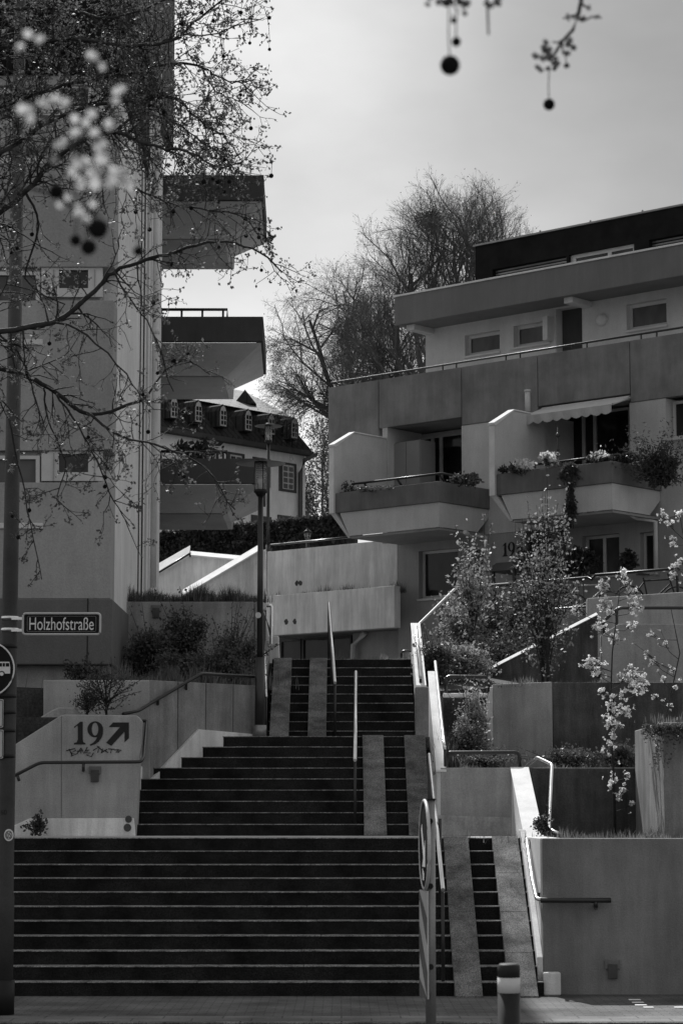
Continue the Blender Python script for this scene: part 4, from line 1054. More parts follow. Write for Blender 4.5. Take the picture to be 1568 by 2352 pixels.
for i in range(-1,4):
    z=-Hh+i*st
    pts=[(-Wd,z+.31),(-Wd,z+.31+st/2),(Wd,z+st/2),(Wd,z)]
    pts=[(x,max(-Hh,min(Hh,y))) for x,y in pts]
    if abs(pts[0][1]-pts[1][1])+abs(pts[2][1]-pts[3][1])>.02: m.face([pe(x,y,.012) for x,y in pts])
m.build('stripe','plinth',t)
sp_=[o for o in COL.objects if o.name=='sign_post'][0]
for v in (1886,2035,2220): z=P(985,v,Ys).z; MB().tube([(pc.x,Ys-.05,z),(pc.x,Ys+.04,z)],.02,8).build('clamp','black',sp_)
yb=10.4; bc=P(1168,2300,yb)
t=thing('bollard','blurred dark bollard with one pale band at the lower edge','bollard',(bc.x,yb,.3))
zt_=P(1168,2213,yb).z; za=P(1168,2245,yb).z; zb_=P(1168,2280,yb).z; rr=.0475
MB().tube([(bc.x,yb,.3),(bc.x,yb,zb_)],rr,24).build('shaft','black',t)
MB().tube([(bc.x,yb,zb_),(bc.x,yb,za)],rr+.001,24).build('band','frame',t)
MB().lathe((bc.x,yb,za),[(rr,0),(rr,zt_-za-.008),(rr-.012,zt_-za)],24).build('head','black',t)

# ================================================================= STREET LAMPS
def lamp(label,x,y,zg,s,vtop,vbase_top,collar):
    t=thing('street_lamp',label,'street lamp',(x,y,zg),'disc street lamps')
    zt_=P(600,vtop,y).z     # top of glass cylinder cap
    zgl=zt_-.50*s; 
    MB().tube([(x,y,zg),(x,y,vbase_top)],[.075,.07],16).build('base','blackrail',t)
    MB().tube([(x,y,zg),(x,y,zg+.18)],.105,18).build('foot','sheet_grey',t)
    MB().tube([(x,y,vbase_top),(x,y,zgl-.09*s)],[.046,.042],14).build('pole','blackrail',t)
    MB().lathe((x,y,zgl-.1*s),[(.045*s,0),(.055*s,.0),(.085*s,.05*s),(.105*s,.06*s),(.105*s,.1*s),(.02,.1*s)],24).build('collar','black',t)
    g_=MB(); g_.lathe((x,y,zgl+.005),[(.098*s,0),(.098*s,.42*s)],28); go=g_.build('glass','lampglass',t)
    c_=MB(); c_.lathe((x,y,zgl+.42*s),[(.1*s,0),(.1*s,.05*s),(.07*s,.075*s),(.0,.08*s)],24); c_.build('cap','black',t)
    d_=MB(); d_.lathe((x,y,zt_-.09*s),[(.105*s,.03*s),(.38*s,.0),(.385*s,.004*s),(.105*s,.045*s)],40); d_.build('disc','sheet_grey',t)
    l_=MB()
    for i in range(7): l_.lathe((x,y,zgl+.17*s+i*.035*s),[(.03*s,0),(.07*s,.008*s),(.03*s,.01*s)],20)
    l_.build('louvre','frame',t)
    b_=MB(); b_.lathe((x,y,zgl),[(.03*s,0),(.03*s,.08*s),(.05*s,.12*s),(.045*s,.18*s),(.01,.2*s)],14); b_.build('bulb','white',t)
    for q in range(4):
        a=q*math.pi/2+.4; MB().tube([(x+.1*s*math.cos(a),y+.1*s*math.sin(a),zgl),(x+.1*s*math.cos(a),y+.1*s*math.sin(a),zgl+.43*s)],.006*s,4).build('strut','black',t)
lx=P(597,1500,36.35).x
lamp('nearer disc lamp post on the landing with thick base',lx,36.35,3.2,.98,1052,P(597,1510,36.35).z,1)
lx2=P(616,1150,66.8).x
lamp('farther disc lamp rising behind the pale terrace',lx2,66.8,8,1.0,972,9.5,1)
# small sticker on the lamp base
m=MB(); c=P(596,1413,36.25); disc(m,c.x-.02,36.25,c.z,.045,.003,20); tag(m.build('sticker','frame'),'round pale sticker on the nearer lamp pole','sticker')
# small lantern
c=P(706,1241,70); t=thing('lantern','small old style lantern peeking above the terrace parapet','lantern',(c.x,70,c.z-3))
m=MB(); m.tube([(c.x,70,c.z-3),(c.x,70,c.z)],.04,8); m.build('post','black',t)
m=MB(); m.lathe((c.x,70,c.z),[(.06,0),(.12,.22)],6); m.build('glass','lampglass',t)
m=MB(); m.lathe((c.x,70,c.z+.22),[(.15,0),(.08,.07),(.03,.1),(.03,.14)],6)
for q in range(6): a=q*math.pi/3; m.tube([(c.x+.06*math.cos(a),70+.06*math.sin(a),c.z),(c.x+.12*math.cos(a),70+.12*math.sin(a),c.z+.22)],.008,4)
m.build('frame','black',t)

# ================================================================= OLD HOUSE, STONE WALL
e=Vector((.664,.748)); bk=Vector((-.748,.664)); HY=118; Hc=P(701,1048,HY)
def HP(l,d,z): q=Vector((Hc.x,Hc.y))-e*l+bk*d; return Vector((q.x,q.y,z))
def HL(u,d=0):
    r=(u-784)/F/(cp-(-(1050-1176)/F)*sp); o=Vector((Hc.x,Hc.y))+bk*d
    return (o.x-r*o.y)/(e.x-r*e.y)
H=thing('old_house','white historic house with dark mansard roof and arched dormers','house',HP(10,5,8))
LH=30; DH=12; z0=8; ze=Hc.z; zm=P(691,957,HY).z; 
m=MB(); m.hull([HP(0,0,z0),HP(LH,0,z0),HP(LH,DH,z0),HP(0,DH,z0)],[HP(0,0,ze),HP(LH,0,ze),HP(LH,DH,ze),HP(0,DH,ze)]); m.build('wall','house_white',H)
m=MB(); m.hull([HP(-.2,-.4,ze),HP(LH,-.4,ze),HP(LH,DH+.5,ze),HP(-.2,DH+.5,ze)],[HP(-.2,-.4,ze+.22),HP(LH,-.4,ze+.22),HP(LH,DH+.5,ze+.22),HP(-.2,DH+.5,ze+.22)]); m.build('eaves','dark_band',H)
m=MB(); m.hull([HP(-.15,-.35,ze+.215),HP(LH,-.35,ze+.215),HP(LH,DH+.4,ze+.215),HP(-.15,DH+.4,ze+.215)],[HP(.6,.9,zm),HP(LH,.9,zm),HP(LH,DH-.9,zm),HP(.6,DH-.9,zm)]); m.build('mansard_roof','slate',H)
lr=HL(562,DH/2); zr=P(562,899,HP(lr,DH/2,0).y).z
m=MB(); A_=[HP(.3,.6,zm),HP(LH,.6,zm),HP(LH,DH-.6,zm),HP(.3,DH-.6,zm)]; r0_=HP(lr,DH/2,zr); r1_=HP(LH,DH/2,zr)
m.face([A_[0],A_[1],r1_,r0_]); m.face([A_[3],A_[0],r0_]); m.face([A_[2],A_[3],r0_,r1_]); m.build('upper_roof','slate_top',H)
for i,u in enumerate((384,440,497,555,608,661)):
    l=HL(u); w=.26; zb2=ze+.22+.26*(zm-ze-.3); zt2_=ze+.3+.84*(zm-ze-.3)
    m=MB(); arch=[(-w,zb2),(w,zb2),(w,zt2_-.3),(w*.6,zt2_-.05),(0,zt2_+.05),(-w*.6,zt2_-.05),(-w,zt2_-.3)]
    m.hull([HP(l+a*1.25,-.42,z) for a,z in arch],[HP(l+a*1.25,.7,z) for a,z in arch]); d_=m.build('dormer','slate',H)
    m=MB(); m.hull([HP(l+a*.78,-.46,zb2+(z-zb2)*.88+.05) for a,z in arch],[HP(l+a*.78,-.425,zb2+(z-zb2)*.88+.05) for a,z in arch]); fr_=m.build('window','frame',d_)
    m=MB()
    for sx in (-1,1):
        for q in range(3):
            hh=(zt2_-zb2-.35)/3; m.face([HP(l+sx*.095-.07,-.47,zb2+.12+q*hh),HP(l+sx*.095+.07,-.47,zb2+.12+q*hh),HP(l+sx*.095+.07,-.47,zb2+.07+(q+1)*hh),HP(l+sx*.095-.07,-.47,zb2+.07+(q+1)*hh)])
    m.build('pane','glass',fr_)
for u,v0,v1 in ((660,1063,1130),(600,1052,1118),(540,1040,1104),(480,1030,1092)):
    l=HL(u); yq=HP(l,0,0).y; za=P(u,v1,yq).z; zb2=P(u,v0,yq).z
    m=MB(); m.hull([HP(l+.62,-.04,za),HP(l-.62,-.04,za),HP(l-.62,-.04,zb2),HP(l+.62,-.04,zb2)],[HP(l+.62,.02,za),HP(l-.62,.02,za),HP(l-.62,.02,zb2),HP(l+.62,.02,zb2)]); w_=m.build('window','dark_band',H)
    m=MB(); m.face([HP(l+.4,-.06,za+.12),HP(l-.4,-.06,za+.12),HP(l-.4,-.06,zb2-.12),HP(l+.4,-.06,zb2-.12)]); s_=m.build('sash','frame',w_)
    m=MB()
    for sx in (-1,1):
        for q in range(4):
            hh=(zb2-za-.3)/4; m.face([HP(l+sx*.19+.15,-.07,za+.16+q*hh),HP(l+sx*.19-.15,-.07,za+.16+q*hh),HP(l+sx*.19-.15,-.07,za+.10+(q+1)*hh),HP(l+sx*.19+.15,-.07,za+.10+(q+1)*hh)])
    m.build('pane','glass',s_)
for u in (660,600):
    l=HL(u); yq=HP(l,0,0).y; za=P(u,1215,yq).z; zb2=P(u,1185,yq).z
    m=MB(); m.hull([HP(l+.7,-.04,za),HP(l-.7,-.04,za),HP(l-.7,-.04,zb2),HP(l+.7,-.04,zb2)],[HP(l+.7,.02,za),HP(l-.7,.02,za),HP(l-.7,.02,zb2),HP(l+.7,.02,zb2)]); m.build('window','frame_dark',H)
l=HL(686); m=MB(); m.tube([HP(-.3,-.5,ze+.1),HP(l*.6,-.2,ze-.25),HP(l,-.12,ze-.9),HP(l,-.12,z0)],.11,8); m.build('downpipe','plinth',H)
c=HP(HL(563,2.5),2.5,P(563,917,HP(HL(563,2.5),2.5,0).y).z); m=MB(); m.hull([c+Vector((-.55,-.5,-.3)),c+Vector((.55,-.5,-.3)),c+Vector((0,-.5,.4))],[c+Vector((-.55,1.5,-.3)),c+Vector((.55,1.5,-.3)),c+Vector((0,1.5,.4))]); m.build('roof_dormer','slate',H)
# stone wall with rough top
m=MB(); rg=random.Random(3)
YW=76
def stone_seg(u0,v0,u1,v1):
    n=max(2,int((u1-u0)/6))
    prev=None
    for i in range(n):
        ua=u0+(u1-u0)*i/n; ub=u0+(u1-u0)*(i+1)/n; va=v0+(v1-v0)*i/n+rg.uniform(-4,3)
        p=P(ua,va,YW);q=P(ub,va,YW)
        m.box(p.x,q.x+.001,YW-rg.uniform(0,.12),YW+.7,7.5,p.z)
stone_seg(280,1236,545,1214); stone_seg(545,1214,800,1184)
tag(m.build('stone_wall','oldstone'),'old dark rubble stone wall below the white house','stone wall')
m=MB(); rg=random.Random(4)
for _ in range(7000):
    u=rg.uniform(300,800); vt_=1236-(u-280)*.098
    v=vt_+abs(rg.gauss(0,1))*22-4
    m.leaf(P(u,v,YW-.15-rg.random()*.15),.14,rg)
struct(tag(m.build('ivy','leaf_dark'),'dark ivy covering the old stone wall','ivy'),'stuff')

# ================================================================= BACKGROUND TREES
def bgtree(label,ub,Yt,cu,cv,ru,rv,seed,r0,nleaf,lsize,ml='leaf_tree',lj=.12,droop=0,limbs=6,kids=(5,5,5,4,4),forkv=980):
    rg=random.Random(seed); c=P(cu,cv,Yt); s=Yt/F; rad=Vector((ru*s,ru*s*.8,rv*s))
    base=Vector((P(ub,1150,Yt).x,Yt,8.5)); t=thing('leafy_tree' if nleaf>9000 else 'bare_tree',label,'tree',base,'trees behind the buildings')
    fork=P(ub,forkv,Yt); tr=MB(); tr.tube([base+Vector((0,0,-.5)),base.lerp(fork,.5)+Vector((.1,0,0)),fork],r0,10,r1=r0*.8); tr.build('trunk','bark',t)
    m=MB(); tips=[]
    def inside(p):
        q=p-c; return math.sqrt((q.x/rad.x)**2+(q.y/rad.y)**2+(q.z/rad.z)**2)
    def rec(p,d,L,r,lev):
        n=4 if lev<3 else 3; pts=[p]; q=Vector(p)
        trop=.07 if lev<2 else (.09 if not droop else -droop)
        for i in range(n):
            d=(d+Vector((rg.gauss(0,1),rg.gauss(0,1),rg.gauss(0,1)))*.13+Vector((0,0,trop))).normalized()
            q=q+d*L/n
            if inside(q)>1.0+rg.uniform(-.22,.12) and len(pts)>1: break
            pts.append(Vector(q))
        m.tube(pts,r,(7,6,5,3,3,3)[lev],cap=False,r1=max(r*.5,.004))
        if lev>=4: tips.append(pts[-1]); tips.append(pts[len(pts)//2])
        if lev>=5: return
        k=kids[min(lev,4)]
        for i in range(k):
            f=.3+.7*(i+rg.random())/k; f=min(f,.999)*(len(pts)-1); a=int(f); pp=pts[a].lerp(pts[min(a+1,len(pts)-1)],f-a)
            dd=(pts[min(a+1,len(pts)-1)]-pts[max(min(a,len(pts)-2),0)]).normalized()
            e1=dd.cross(Vector((rg.gauss(0,1),rg.gauss(0,1),rg.gauss(0,1)))).normalized()
            an=rg.uniform(.4,.85)
            rec(pp,dd*math.cos(an)+e1*math.sin(an),L*rg.uniform(.5,.8),r*.44,lev+1)
    H_=(c.z+rad.z)-fork.z
    for i in range(limbs):
        a=2*math.pi*i/limbs+rg.uniform(-.4,.4); sp_=rg.uniform(.45,1.5) if i else .05
        rec(fork-Vector((0,0,rg.uniform(0,.8))),Vector((math.cos(a)*sp_,math.sin(a)*sp_,1)).normalized(),H_*.66,r0*.5,0)
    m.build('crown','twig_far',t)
    l=MB()
    for _ in range(nleaf):
        p=rg.choice(tips); l.leaf(p+Vector((rg.gauss(0,1),rg.gauss(0,1),rg.gauss(0,1)))*lj,lsize,rg)
    l.build('foliage',ml,t)
bgtree('tallest bare tree behind the building with a dark nest in its top',1015,110,1025,755,255,340,11,.36,6000,.08,limbs=10)
bgtree('rounded bare tree with drooping fine twigs left of the tallest tree',805,116,785,900,185,335,12,.30,8000,.08,droop=.05,limbs=8)
bgtree('middle bare tree filling the gap between the tallest and the drooping one',905,114,900,830,150,270,15,.26,5000,.08,limbs=7)
bgtree('lower leafing tree right beside the white house',742,126,735,1085,72,165,13,.16,9900,.13,'leaf',.3,limbs=5,kids=(4,4,4,3,3),forkv=1180)
c=P(988,505,109); m=MB(); rg=random.Random(5)
for _ in range(620):
    q=Vector((rg.gauss(0,1),rg.gauss(0,1),rg.gauss(0,1)*.8)).normalized()*abs(rg.gauss(0,.32)); d=Vector((rg.gauss(0,1),rg.gauss(0,1),rg.gauss(0,.6))).normalized()*.28
    m.tube([c+q-d,c+q+d],.014,3,cap=False)
tag(m.build('nest','twig'),'dark round twig nest high in the tallest bare tree','nest')

# ================================================================= FOREGROUND PLANE TREE (left)
rg=random.Random(21)
YT=19.0
tb=Vector((-3.75,20.0,-.12)); 
PT=thing('plane_tree','budding plane tree at left whose twigs and seed balls cross the facade','tree',tb)
TR=MB(); TR.tube([tb,(-3.72,20.0,3),(-3.7,19.9,6),(-3.8,19.8,9),(-3.9,19.7,12)],[.24,.2,.17,.13,.09],14); TR.build('trunk','bark',PT)
BR=MB(); LV=MB(); balls=[]; tw_ends=[]
def path3(pts,Y0,jy=.25):
    out=[]; yy=Y0
    for i,(u,v) in enumerate(pts):
        out.append(P(u,v,yy)); yy+=rg.uniform(-jy,jy)
    # smooth subdivision
    o=[out[0]]
    for i in range(len(out)-1):
        p0=out[max(i-1,0)];p1_=out[i];p2_=out[i+1];p3=out[min(i+2,len(out)-1)]
        for k in range(1,5):
            x=k/4; q=.5*((2*p1_)+(p2_-p0)*x+(2*p0-5*p1_+4*p2_-p3)*x*x+(3*p1_-p0-3*p2_+p3)*x**3)
            o.append(q+Vector((rg.gauss(0,1),rg.gauss(0,1),rg.gauss(0,1)))*.006)
    return o
def tuft(p,s=1):
    for _ in range(rg.randint(3,6)): LV.leaf(p+Vector((rg.gauss(0,1),rg.gauss(0,1),rg.gauss(0,1)))*.010,.030*s,rg,asp=.7)
def twig(p,d,L,r,lev):
    n=max(3,int(L/.07)); pts=[p]; d=d.normalized(); q=Vector(p)
    for i in range(n):
        d=(d+Vector((rg.gauss(0,1),rg.gauss(0,1)*.6,rg.gauss(0,1)))*.24+Vector((0,0,-.03))).normalized(); q=q+d*L/n; pts.append(Vector(q))
    BR.tube(pts,r,4 if lev<2 else 3,cap=False,r1=max(r*.35,.0018))
    tuft(pts[-1]); 
    if rg.random()<.6: tw_ends.append(pts[-1])
    for i in range(1,n):
        if rg.random()<.35: tuft(pts[i],.7)
    if lev<2:
        for i in range(1,n):
            if rg.random()<(.62 if lev==0 else .5):
                dd=(pts[i]-pts[i-1]).normalized(); sd=Vector((rg.gauss(0,1),rg.gauss(0,.6),rg.gauss(0,1)))
                twig(pts[i],dd*.7+sd*.6,L*rg.uniform(.35,.65),r*.6,lev+1)
def limb(pts,Y0,r0,r1,dens=1.0,tl=(.35,.9),connect=None,bias=(0,0)):
    q=path3(pts,Y0)
    if connect is not None: q=[Vector(connect),Vector(connect).lerp(q[0],.5)+Vector((0,0,.15))]+q
    r0*=.74; r1=min(r1,r0*.5)
    BR.tube(q,r0,8,r1=r1)
    n=len(q); step=(.072/dens); acc=0
    for i in range(2,n):
        seg=(q[i]-q[i-1]).length; acc+=seg
        while acc>step:
            acc-=step; t_=i/n; d=(q[i]-q[i-1]).normalized()
            sd=Vector((rg.gauss(0,1)+bias[0],rg.gauss(0,.7),rg.gauss(0,1)+bias[1]))
            twig(q[i-1].lerp(q[i],rg.random()),d*.8+sd*.7,rg.uniform(*tl)*(1-.35*t_),max(.0045,(r0+(r1-r0)*t_)*.45),0)
def con(z): return Vector((-3.75+rg.uniform(-.03,.03),19.9,z))
limb([(-40,765),(120,740),(215,670),(262,625),(340,595),(430,570),(520,555),(600,580),(648,628)],19.2,.034,.006,.85,(.25,.6),con(4.9))
limb([(-40,838),(60,862),(130,905),(205,950),(300,928),(340,908)],19.6,.034,.012,.7,(.25,.6),con(4.4))
limb([(205,950),(280,1002),(360,1022),(470,1075),(540,1170)],19.3,.016,.005,1.0,(.25,.55))
limb([(340,908),(380,850),(430,828),(480,860)],19.4,.012,.004,1.0,(.2,.4))
limb([(130,905),(180,980),(225,1060),(260,1150),(300,1210)],19.5,.012,.004,1.0,(.2,.5))
limb([(120,740),(200,770),(290,860),(330,930)],19.0,.014,.004,.9,(.2,.5))
limb([(100,890),(110,960),(150,1060),(130,1150)],19.8,.012,.004,.7,(.2,.45))
limb([(20,960),(50,1100),(70,1200),(95,1330)],19.4,.010,.004,.8,(.15,.4))
limb([(262,625),(300,690),(350,760),(400,900)],19.1,.012,.004,1.0,(.2,.5))
limb([(-40,520),(60,443),(121,370),(193,322),(262,306),(330,330),(383,342),(443,352),(500,385),(560,372)],19.0,.034,.005,1.5,(.3,.7),con(6.2))
limb([(193,322),(260,400),(330,440),(400,470),(480,480),(560,500),(600,560)],18.8,.014,.004,1.3,(.25,.55))
limb([(-40,380),(150,262),(300,232),(403,225),(443,262),(483,298),(520,314)],19.2,.028,.005,1.6,(.3,.7),con(6.8))
limb([(-40,260),(120,205),(280,172),(397,145),(463,153),(495,173),(544,189),(588,183)],19.4,.026,.004,1.5,(.25,.6),con(7.3))
limb([(463,153),(495,209),(540,230),(576,246)],19.4,.010,.004,1.3,(.2,.45))
limb([(-40,120),(150,90),(300,105),(399,93),(435,60),(483,24),(530,-20)],19.1,.026,.006,1.5,(.3,.65),con(7.9))
limb([(415,80),(483,81),(544,60),(604,44)],19.0,.010,.004,1.4,(.2,.45))
limb([(-40,20),(120,20),(260,40),(400,-10),(520,-30)],19.5,.024,.006,1.8,(.35,.75),con(8.4))
limb([(60,443),(90,520),(60,640),(150,700)],19.3,.016,.005,.9,(.25,.5))
limb([(260,306),(330,250),(400,280),(470,330),(540,400)],18.9,.012,.004,1.6,(.25,.55))
limb([(300,105),(340,200),(380,300),(420,390)],19.2,.012,.004,1.6,(.3,.6))
limb([(120,205),(160,300),(220,380),(240,470)],19.6,.012,.004,1.2,(.25,.55))
BR.build('branches','twig',PT); LV.build('leaf_buds','leaf_tree',PT)
rg.shuffle(tw_ends)
kinds=[]; nb=0
for p in tw_ends:
    if nb>=98: break
    u=784+F*p.x/(p.y*cp+(p.z-CZ)*sp)
    if u<25 or u>660 or rg.random()<.2: continue
    kk_=nb%5
    if nb<5:
        L_=.05+.03*nb; b=MB(); c_=tb-Vector((0,0,L_))
        b.lathe(c_,[(.003,-.0165),(.009,-.0140),(.0145,-.008),(.0168,0),(.0145,.008),(.009,.014),(.003,.0165)],10)
        for _ in range(60):
            d=Vector((rg.gauss(0,1),rg.gauss(0,1),rg.gauss(0,1))).normalized(); e_=d.cross(Vector((.3,.5,.8))).normalized()*.0015
            b.face([c_+d*.015-e_,c_+d*.015+e_,c_+d*.0195])
        b.tube([tb,tb+Vector((.004*(nb-2),0,-L_*.5)),c_],.0022,3,cap=False)
        ob=b.build('seed_ball','ball',PT); kinds.append(ob)
    else:
        ob=kinds[kk_].copy(); COL.objects.link(ob); ob.parent=PT
    ob.location=p-tb; s_=rg.uniform(.8,1.15); ob.scale=(s_,s_,s_); nb+=1

# ================================================================= NEAR HANGING BRANCHES (out of focus)
def near_branch(label,name,Y,stem,twigs,leaves,ballz,seed,lmat='leaf_dark',r=.003,lsz=.03):
    rg=random.Random(seed); t=thing(name,label,'branch',P(stem[0][0],stem[0][1],Y),'overhanging plane tree twigs')
    m=MB(); m.tube([P(u,v,Y+i*.01) for i,(u,v) in enumerate(stem)],r,7,r1=r*.6)
    for tw in twigs: m.tube([P(u,v,Y+i*.008) for i,(u,v) in enumerate(tw)],r*.55,6,r1=r*.35)
    m.build('twig','twig',t)
    if leaves:
        l=MB()
        for (u,v,s,n) in leaves:
            c=P(u,v,Y)
            for _ in range(n):
                q=c+Vector((rg.gauss(0,1),rg.gauss(0,1),rg.gauss(0,1)))*s*.35*Y/F
                a=rg.uniform(0,6.28); R0=s*Y/F*.8; e1=Vector((math.cos(a),rg.uniform(-.5,.5),math.sin(a))).normalized(); e2=e1.cross(Vector((0,1,0))).normalized()
                k=[(0,0),(.35,.5),(.55,.3),(.8,.55),(.85,.2),(1.15,0),(.85,-.2),(.8,-.55),(.55,-.3),(.35,-.5)]
                l.face([q+e1*x*R0+e2*y*R0+Vector((0,.003*math.sin(x*5),0)) for x,y in k])
        l.build('leaves',lmat,t)
    for (u,v,d,su,sv) in ballz:
        c=P(u,v,Y); rr=d/2*Y/F; b=MB()
        prof=[(rr*math.sin(R(a)),-rr*math.cos(R(a))) for a in range(6,180,14)]
        b.lathe(c,prof,18)
        for _ in range(500):
            d_=Vector((rg.gauss(0,1),rg.gauss(0,1),rg.gauss(0,1))).normalized(); e_=d_.cross(Vector((.3,.5,.8))).normalized()*rr*.05
            b.face([c+d_*rr*.95-e_,c+d_*rr*.95+e_,c+d_*rr*rg.uniform(1.02,1.12)])
        o=b.build('seed_ball','ball',t)
        s=MB(); s.tube([P(su,sv,Y),P((u+su)/2-2,(v+sv)/2,Y),P(u,v,Y)],.0011,5); s.build('stalk','twig',o)
near_branch('nearest hanging twig at top centre right with a big blurred seed ball','hanging_twig',3.7,[(1010,-60),(1030,-20),(1040,10)],[[(1000,-30),(1020,5)],[(1040,10),(1052,30)]],
   [(1018,0,26,5),(1045,5,24,5),(1062,-2,20,4),(1000,-4,20,3)],[(1033,150,46,1030,12),(1047,96,22,1050,20),(1041,47,14,1040,30),(1067,31,12,1060,10)],31,r=.0028)
near_branch('short blurred twig tip hanging from the top edge','hanging_twig',3.9,[(1110,-50),(1118,-5),(1119,15),(1121,80)],[],[(1122,2,22,4),(1138,-2,18,4)],[],32,r=.0028)
near_branch('knobbly twig with small leaves and one dangling ball at top right','hanging_twig',4.7,[(1330,-60),(1334,0),(1327,35),(1315,68),(1290,95),(1275,120),(1262,135)],
   [[(1327,32),(1310,38),(1292,42)],[(1325,42),(1345,45),(1360,38),(1380,41)],[(1330,5),(1345,16),(1355,22)],[(1292,92),(1280,98),(1268,96)],[(1290,98),(1292,125)]],
   [(1262,105,22,4),(1302,108,22,4),(1252,130,24,5),(1250,150,20,4),(1282,138,18,4),(1306,40,10,4),(1340,44,10,5),(1368,40,8,4),(1348,18,9,3)],[(1260,240,27,1261,150),(1272,158,10,1272,145),(1303,151,9,1298,125)],33,'leaf_dark',.0048)
near_branch('blurred pale young leaves close to the camera at upper left','leafy_twig',2.7,[(-60,330),(60,350),(160,330),(230,300),(290,250)],[[(160,330),(200,380),(250,420)],[(60,350),(110,300),(95,230)],[(200,380),(170,440),(230,500)]],
   [(75,258,34,3),(115,240,30,3),(150,230,26,2),(180,290,30,4),(230,265,34,3),(275,220,26,3),(215,360,46,5),(255,400,44,5),(180,395,30,3),(280,410,28,3),(50,90,30,3),(190,490,24,3),(225,480,22,2),(150,470,20,2),(215,142,26,3),(130,350,28,3)],[],34,'near_leaf',.003)
near_branch('blurred dark twig with seed balls at left under the pale leaves','leafy_twig',3.4,[(-60,500),(60,430),(140,450),(200,520)],[[(140,450),(230,500)]],[(190,480,20,3)],
   [(225,525,46,215,470),(204,568,36,200,520),(174,552,26,178,500),(318,577,24,318,520),(130,440,34,120,400)],35,'near_leaf',.003)

# ================================================================= PLANTING
def grass(name,label,pts,n,h,w,seed,jit=.12,mat='grass'):
    rg=random.Random(seed); m=MB()
    for _ in range(n):
        i=rg.randrange(len(pts)-1) if len(pts)>1 else 0
        a=Vector(pts[i]); b=Vector(pts[i+1]); p=a.lerp(b,rg.random())+Vector((rg.gauss(0,1)*jit,rg.gauss(0,1)*jit,0))
        c=.5+.8*abs(math.sin(p.x*5.1+seed)*math.cos(p.x*2.3+p.y))
        m.blade(p,h*c*rg.uniform(.4,1.2),w,rg)
    struct(tag(m.build(name,mat),label,'grass'),'stuff')
grass('grass','long grass hanging over the stained retaining wall',[P(292,1384,39.55),P(600,1384,39.55)],2600,.26,.005,1,.10,'leaf')
grass('grass','grass along the top of the large front wall at lower right',[(2.7,28.8,1.70),(4.4,28.8,1.70)],900,.14,.006,2,.12)
grass('grass','grass in front of the dark damp wall',[(2.7,31,1.70),(5.0,31,1.70)],1500,.16,.006,3,.6)
grass('grass','tall grass beside the narrow white parapet',[(1.6,34.5,2.6),(1.75,36.5,2.6)],1200,.5,.007,4,.12)
grass('grass','low grass on the bed behind the hoop rail',[(1.5,34.2,2.6),(4.6,34.2,2.6)],2200,.13,.006,5,.25)
grass('grass','grass on top of the angled planter wall',[(2.6,37.5,P(1267,1566,37).z-.06),(7,37.5,P(1267,1566,37).z-.06)],1800,.13,.006,6,.2)
grass('grass','dry grass on the ledge of the pale terrace',[FP(al+.1,.3,zl1-.15),FP(ar,.3,zl1-.15)],900,.3,.01,7,.08)
grass('grass','grass at the head of the topmost flight',[(-.1,41.6,4.6),(1.2,41.6,4.6)],500,.2,.006,8,.15)
grass('grass','grass in the bed left of the middle flight',[(-3.6,36.1,3.9),(-1.5,37.6,4.0)],2600,.35,.006,9,.35)
grass('grass','overhanging grass on the block wall at right',[(4.1,30.8,3.2),(6,30.8,3.2)],900,.14,.006,10,.2)
def sh(name,label,cat,u,vb,vt,du,Y,nleaf,ls,seed,mat='leaf',group='shrubs in the beds',**kw):
    b=P(u,vb,Y); t_=P(u,vt,Y); c=(b+t_)/2; hz=abs(t_.z-b.z)/2; w=du/2*Y/F
    return shrub(name,label,cat,b,(b.x,b.y,c.z+hz*.1),(w,w*.8,hz),nleaf,ls,seed,mat,group=group,**kw)
# left bed
sh('shrub','tall dark shrub against the middle of the stained retaining wall','shrub',430,1560,1405,110,38.5,3600,.06,41,'leaf_dark')
sh('shrub','spindly budding shrub right in the left bed beside the lamp','shrub',530,1560,1430,80,38.3,1200,.05,42,'leaf')
sh('ground_cover_plant','low broad clump at the back left of the left bed','plant',320,1566,1500,110,38.6,2600,.05,93,'leaf',clumps=20)
sh('ground_cover_plant','low broad clump in front of the tall dark shrub in the left bed','plant',420,1568,1500,140,37.6,3200,.05,94,'leaf',clumps=22)
sh('ground_cover_plant','low broad clump at the right front of the left bed','plant',520,1570,1495,130,37.4,3200,.05,95,'leaf',clumps=22)
sh('shrub','low shrub left in the bed under the building corner','shrub',350,1560,1450,120,38.2,2600,.055,43,'leaf')
sh('shrub','low shrub at the right of the left bed near the post','shrub',565,1560,1475,80,37.6,1500,.05,44,'leaf')
sh('shrub','thorny bush growing behind the house number wall','shrub',245,1642,1545,130,34.2,500,.035,45,'leaf_dark',stems=(7,30,110),r0=.02)
sh('shrub','small leafy bush at the left behind the number wall','shrub',200,1642,1590,70,34.3,420,.035,46,'leaf')
sh('shrub','low shrub in the bed above the plain pale wall','shrub',190,1566,1525,90,35.6,500,.05,61,'leaf_dark')
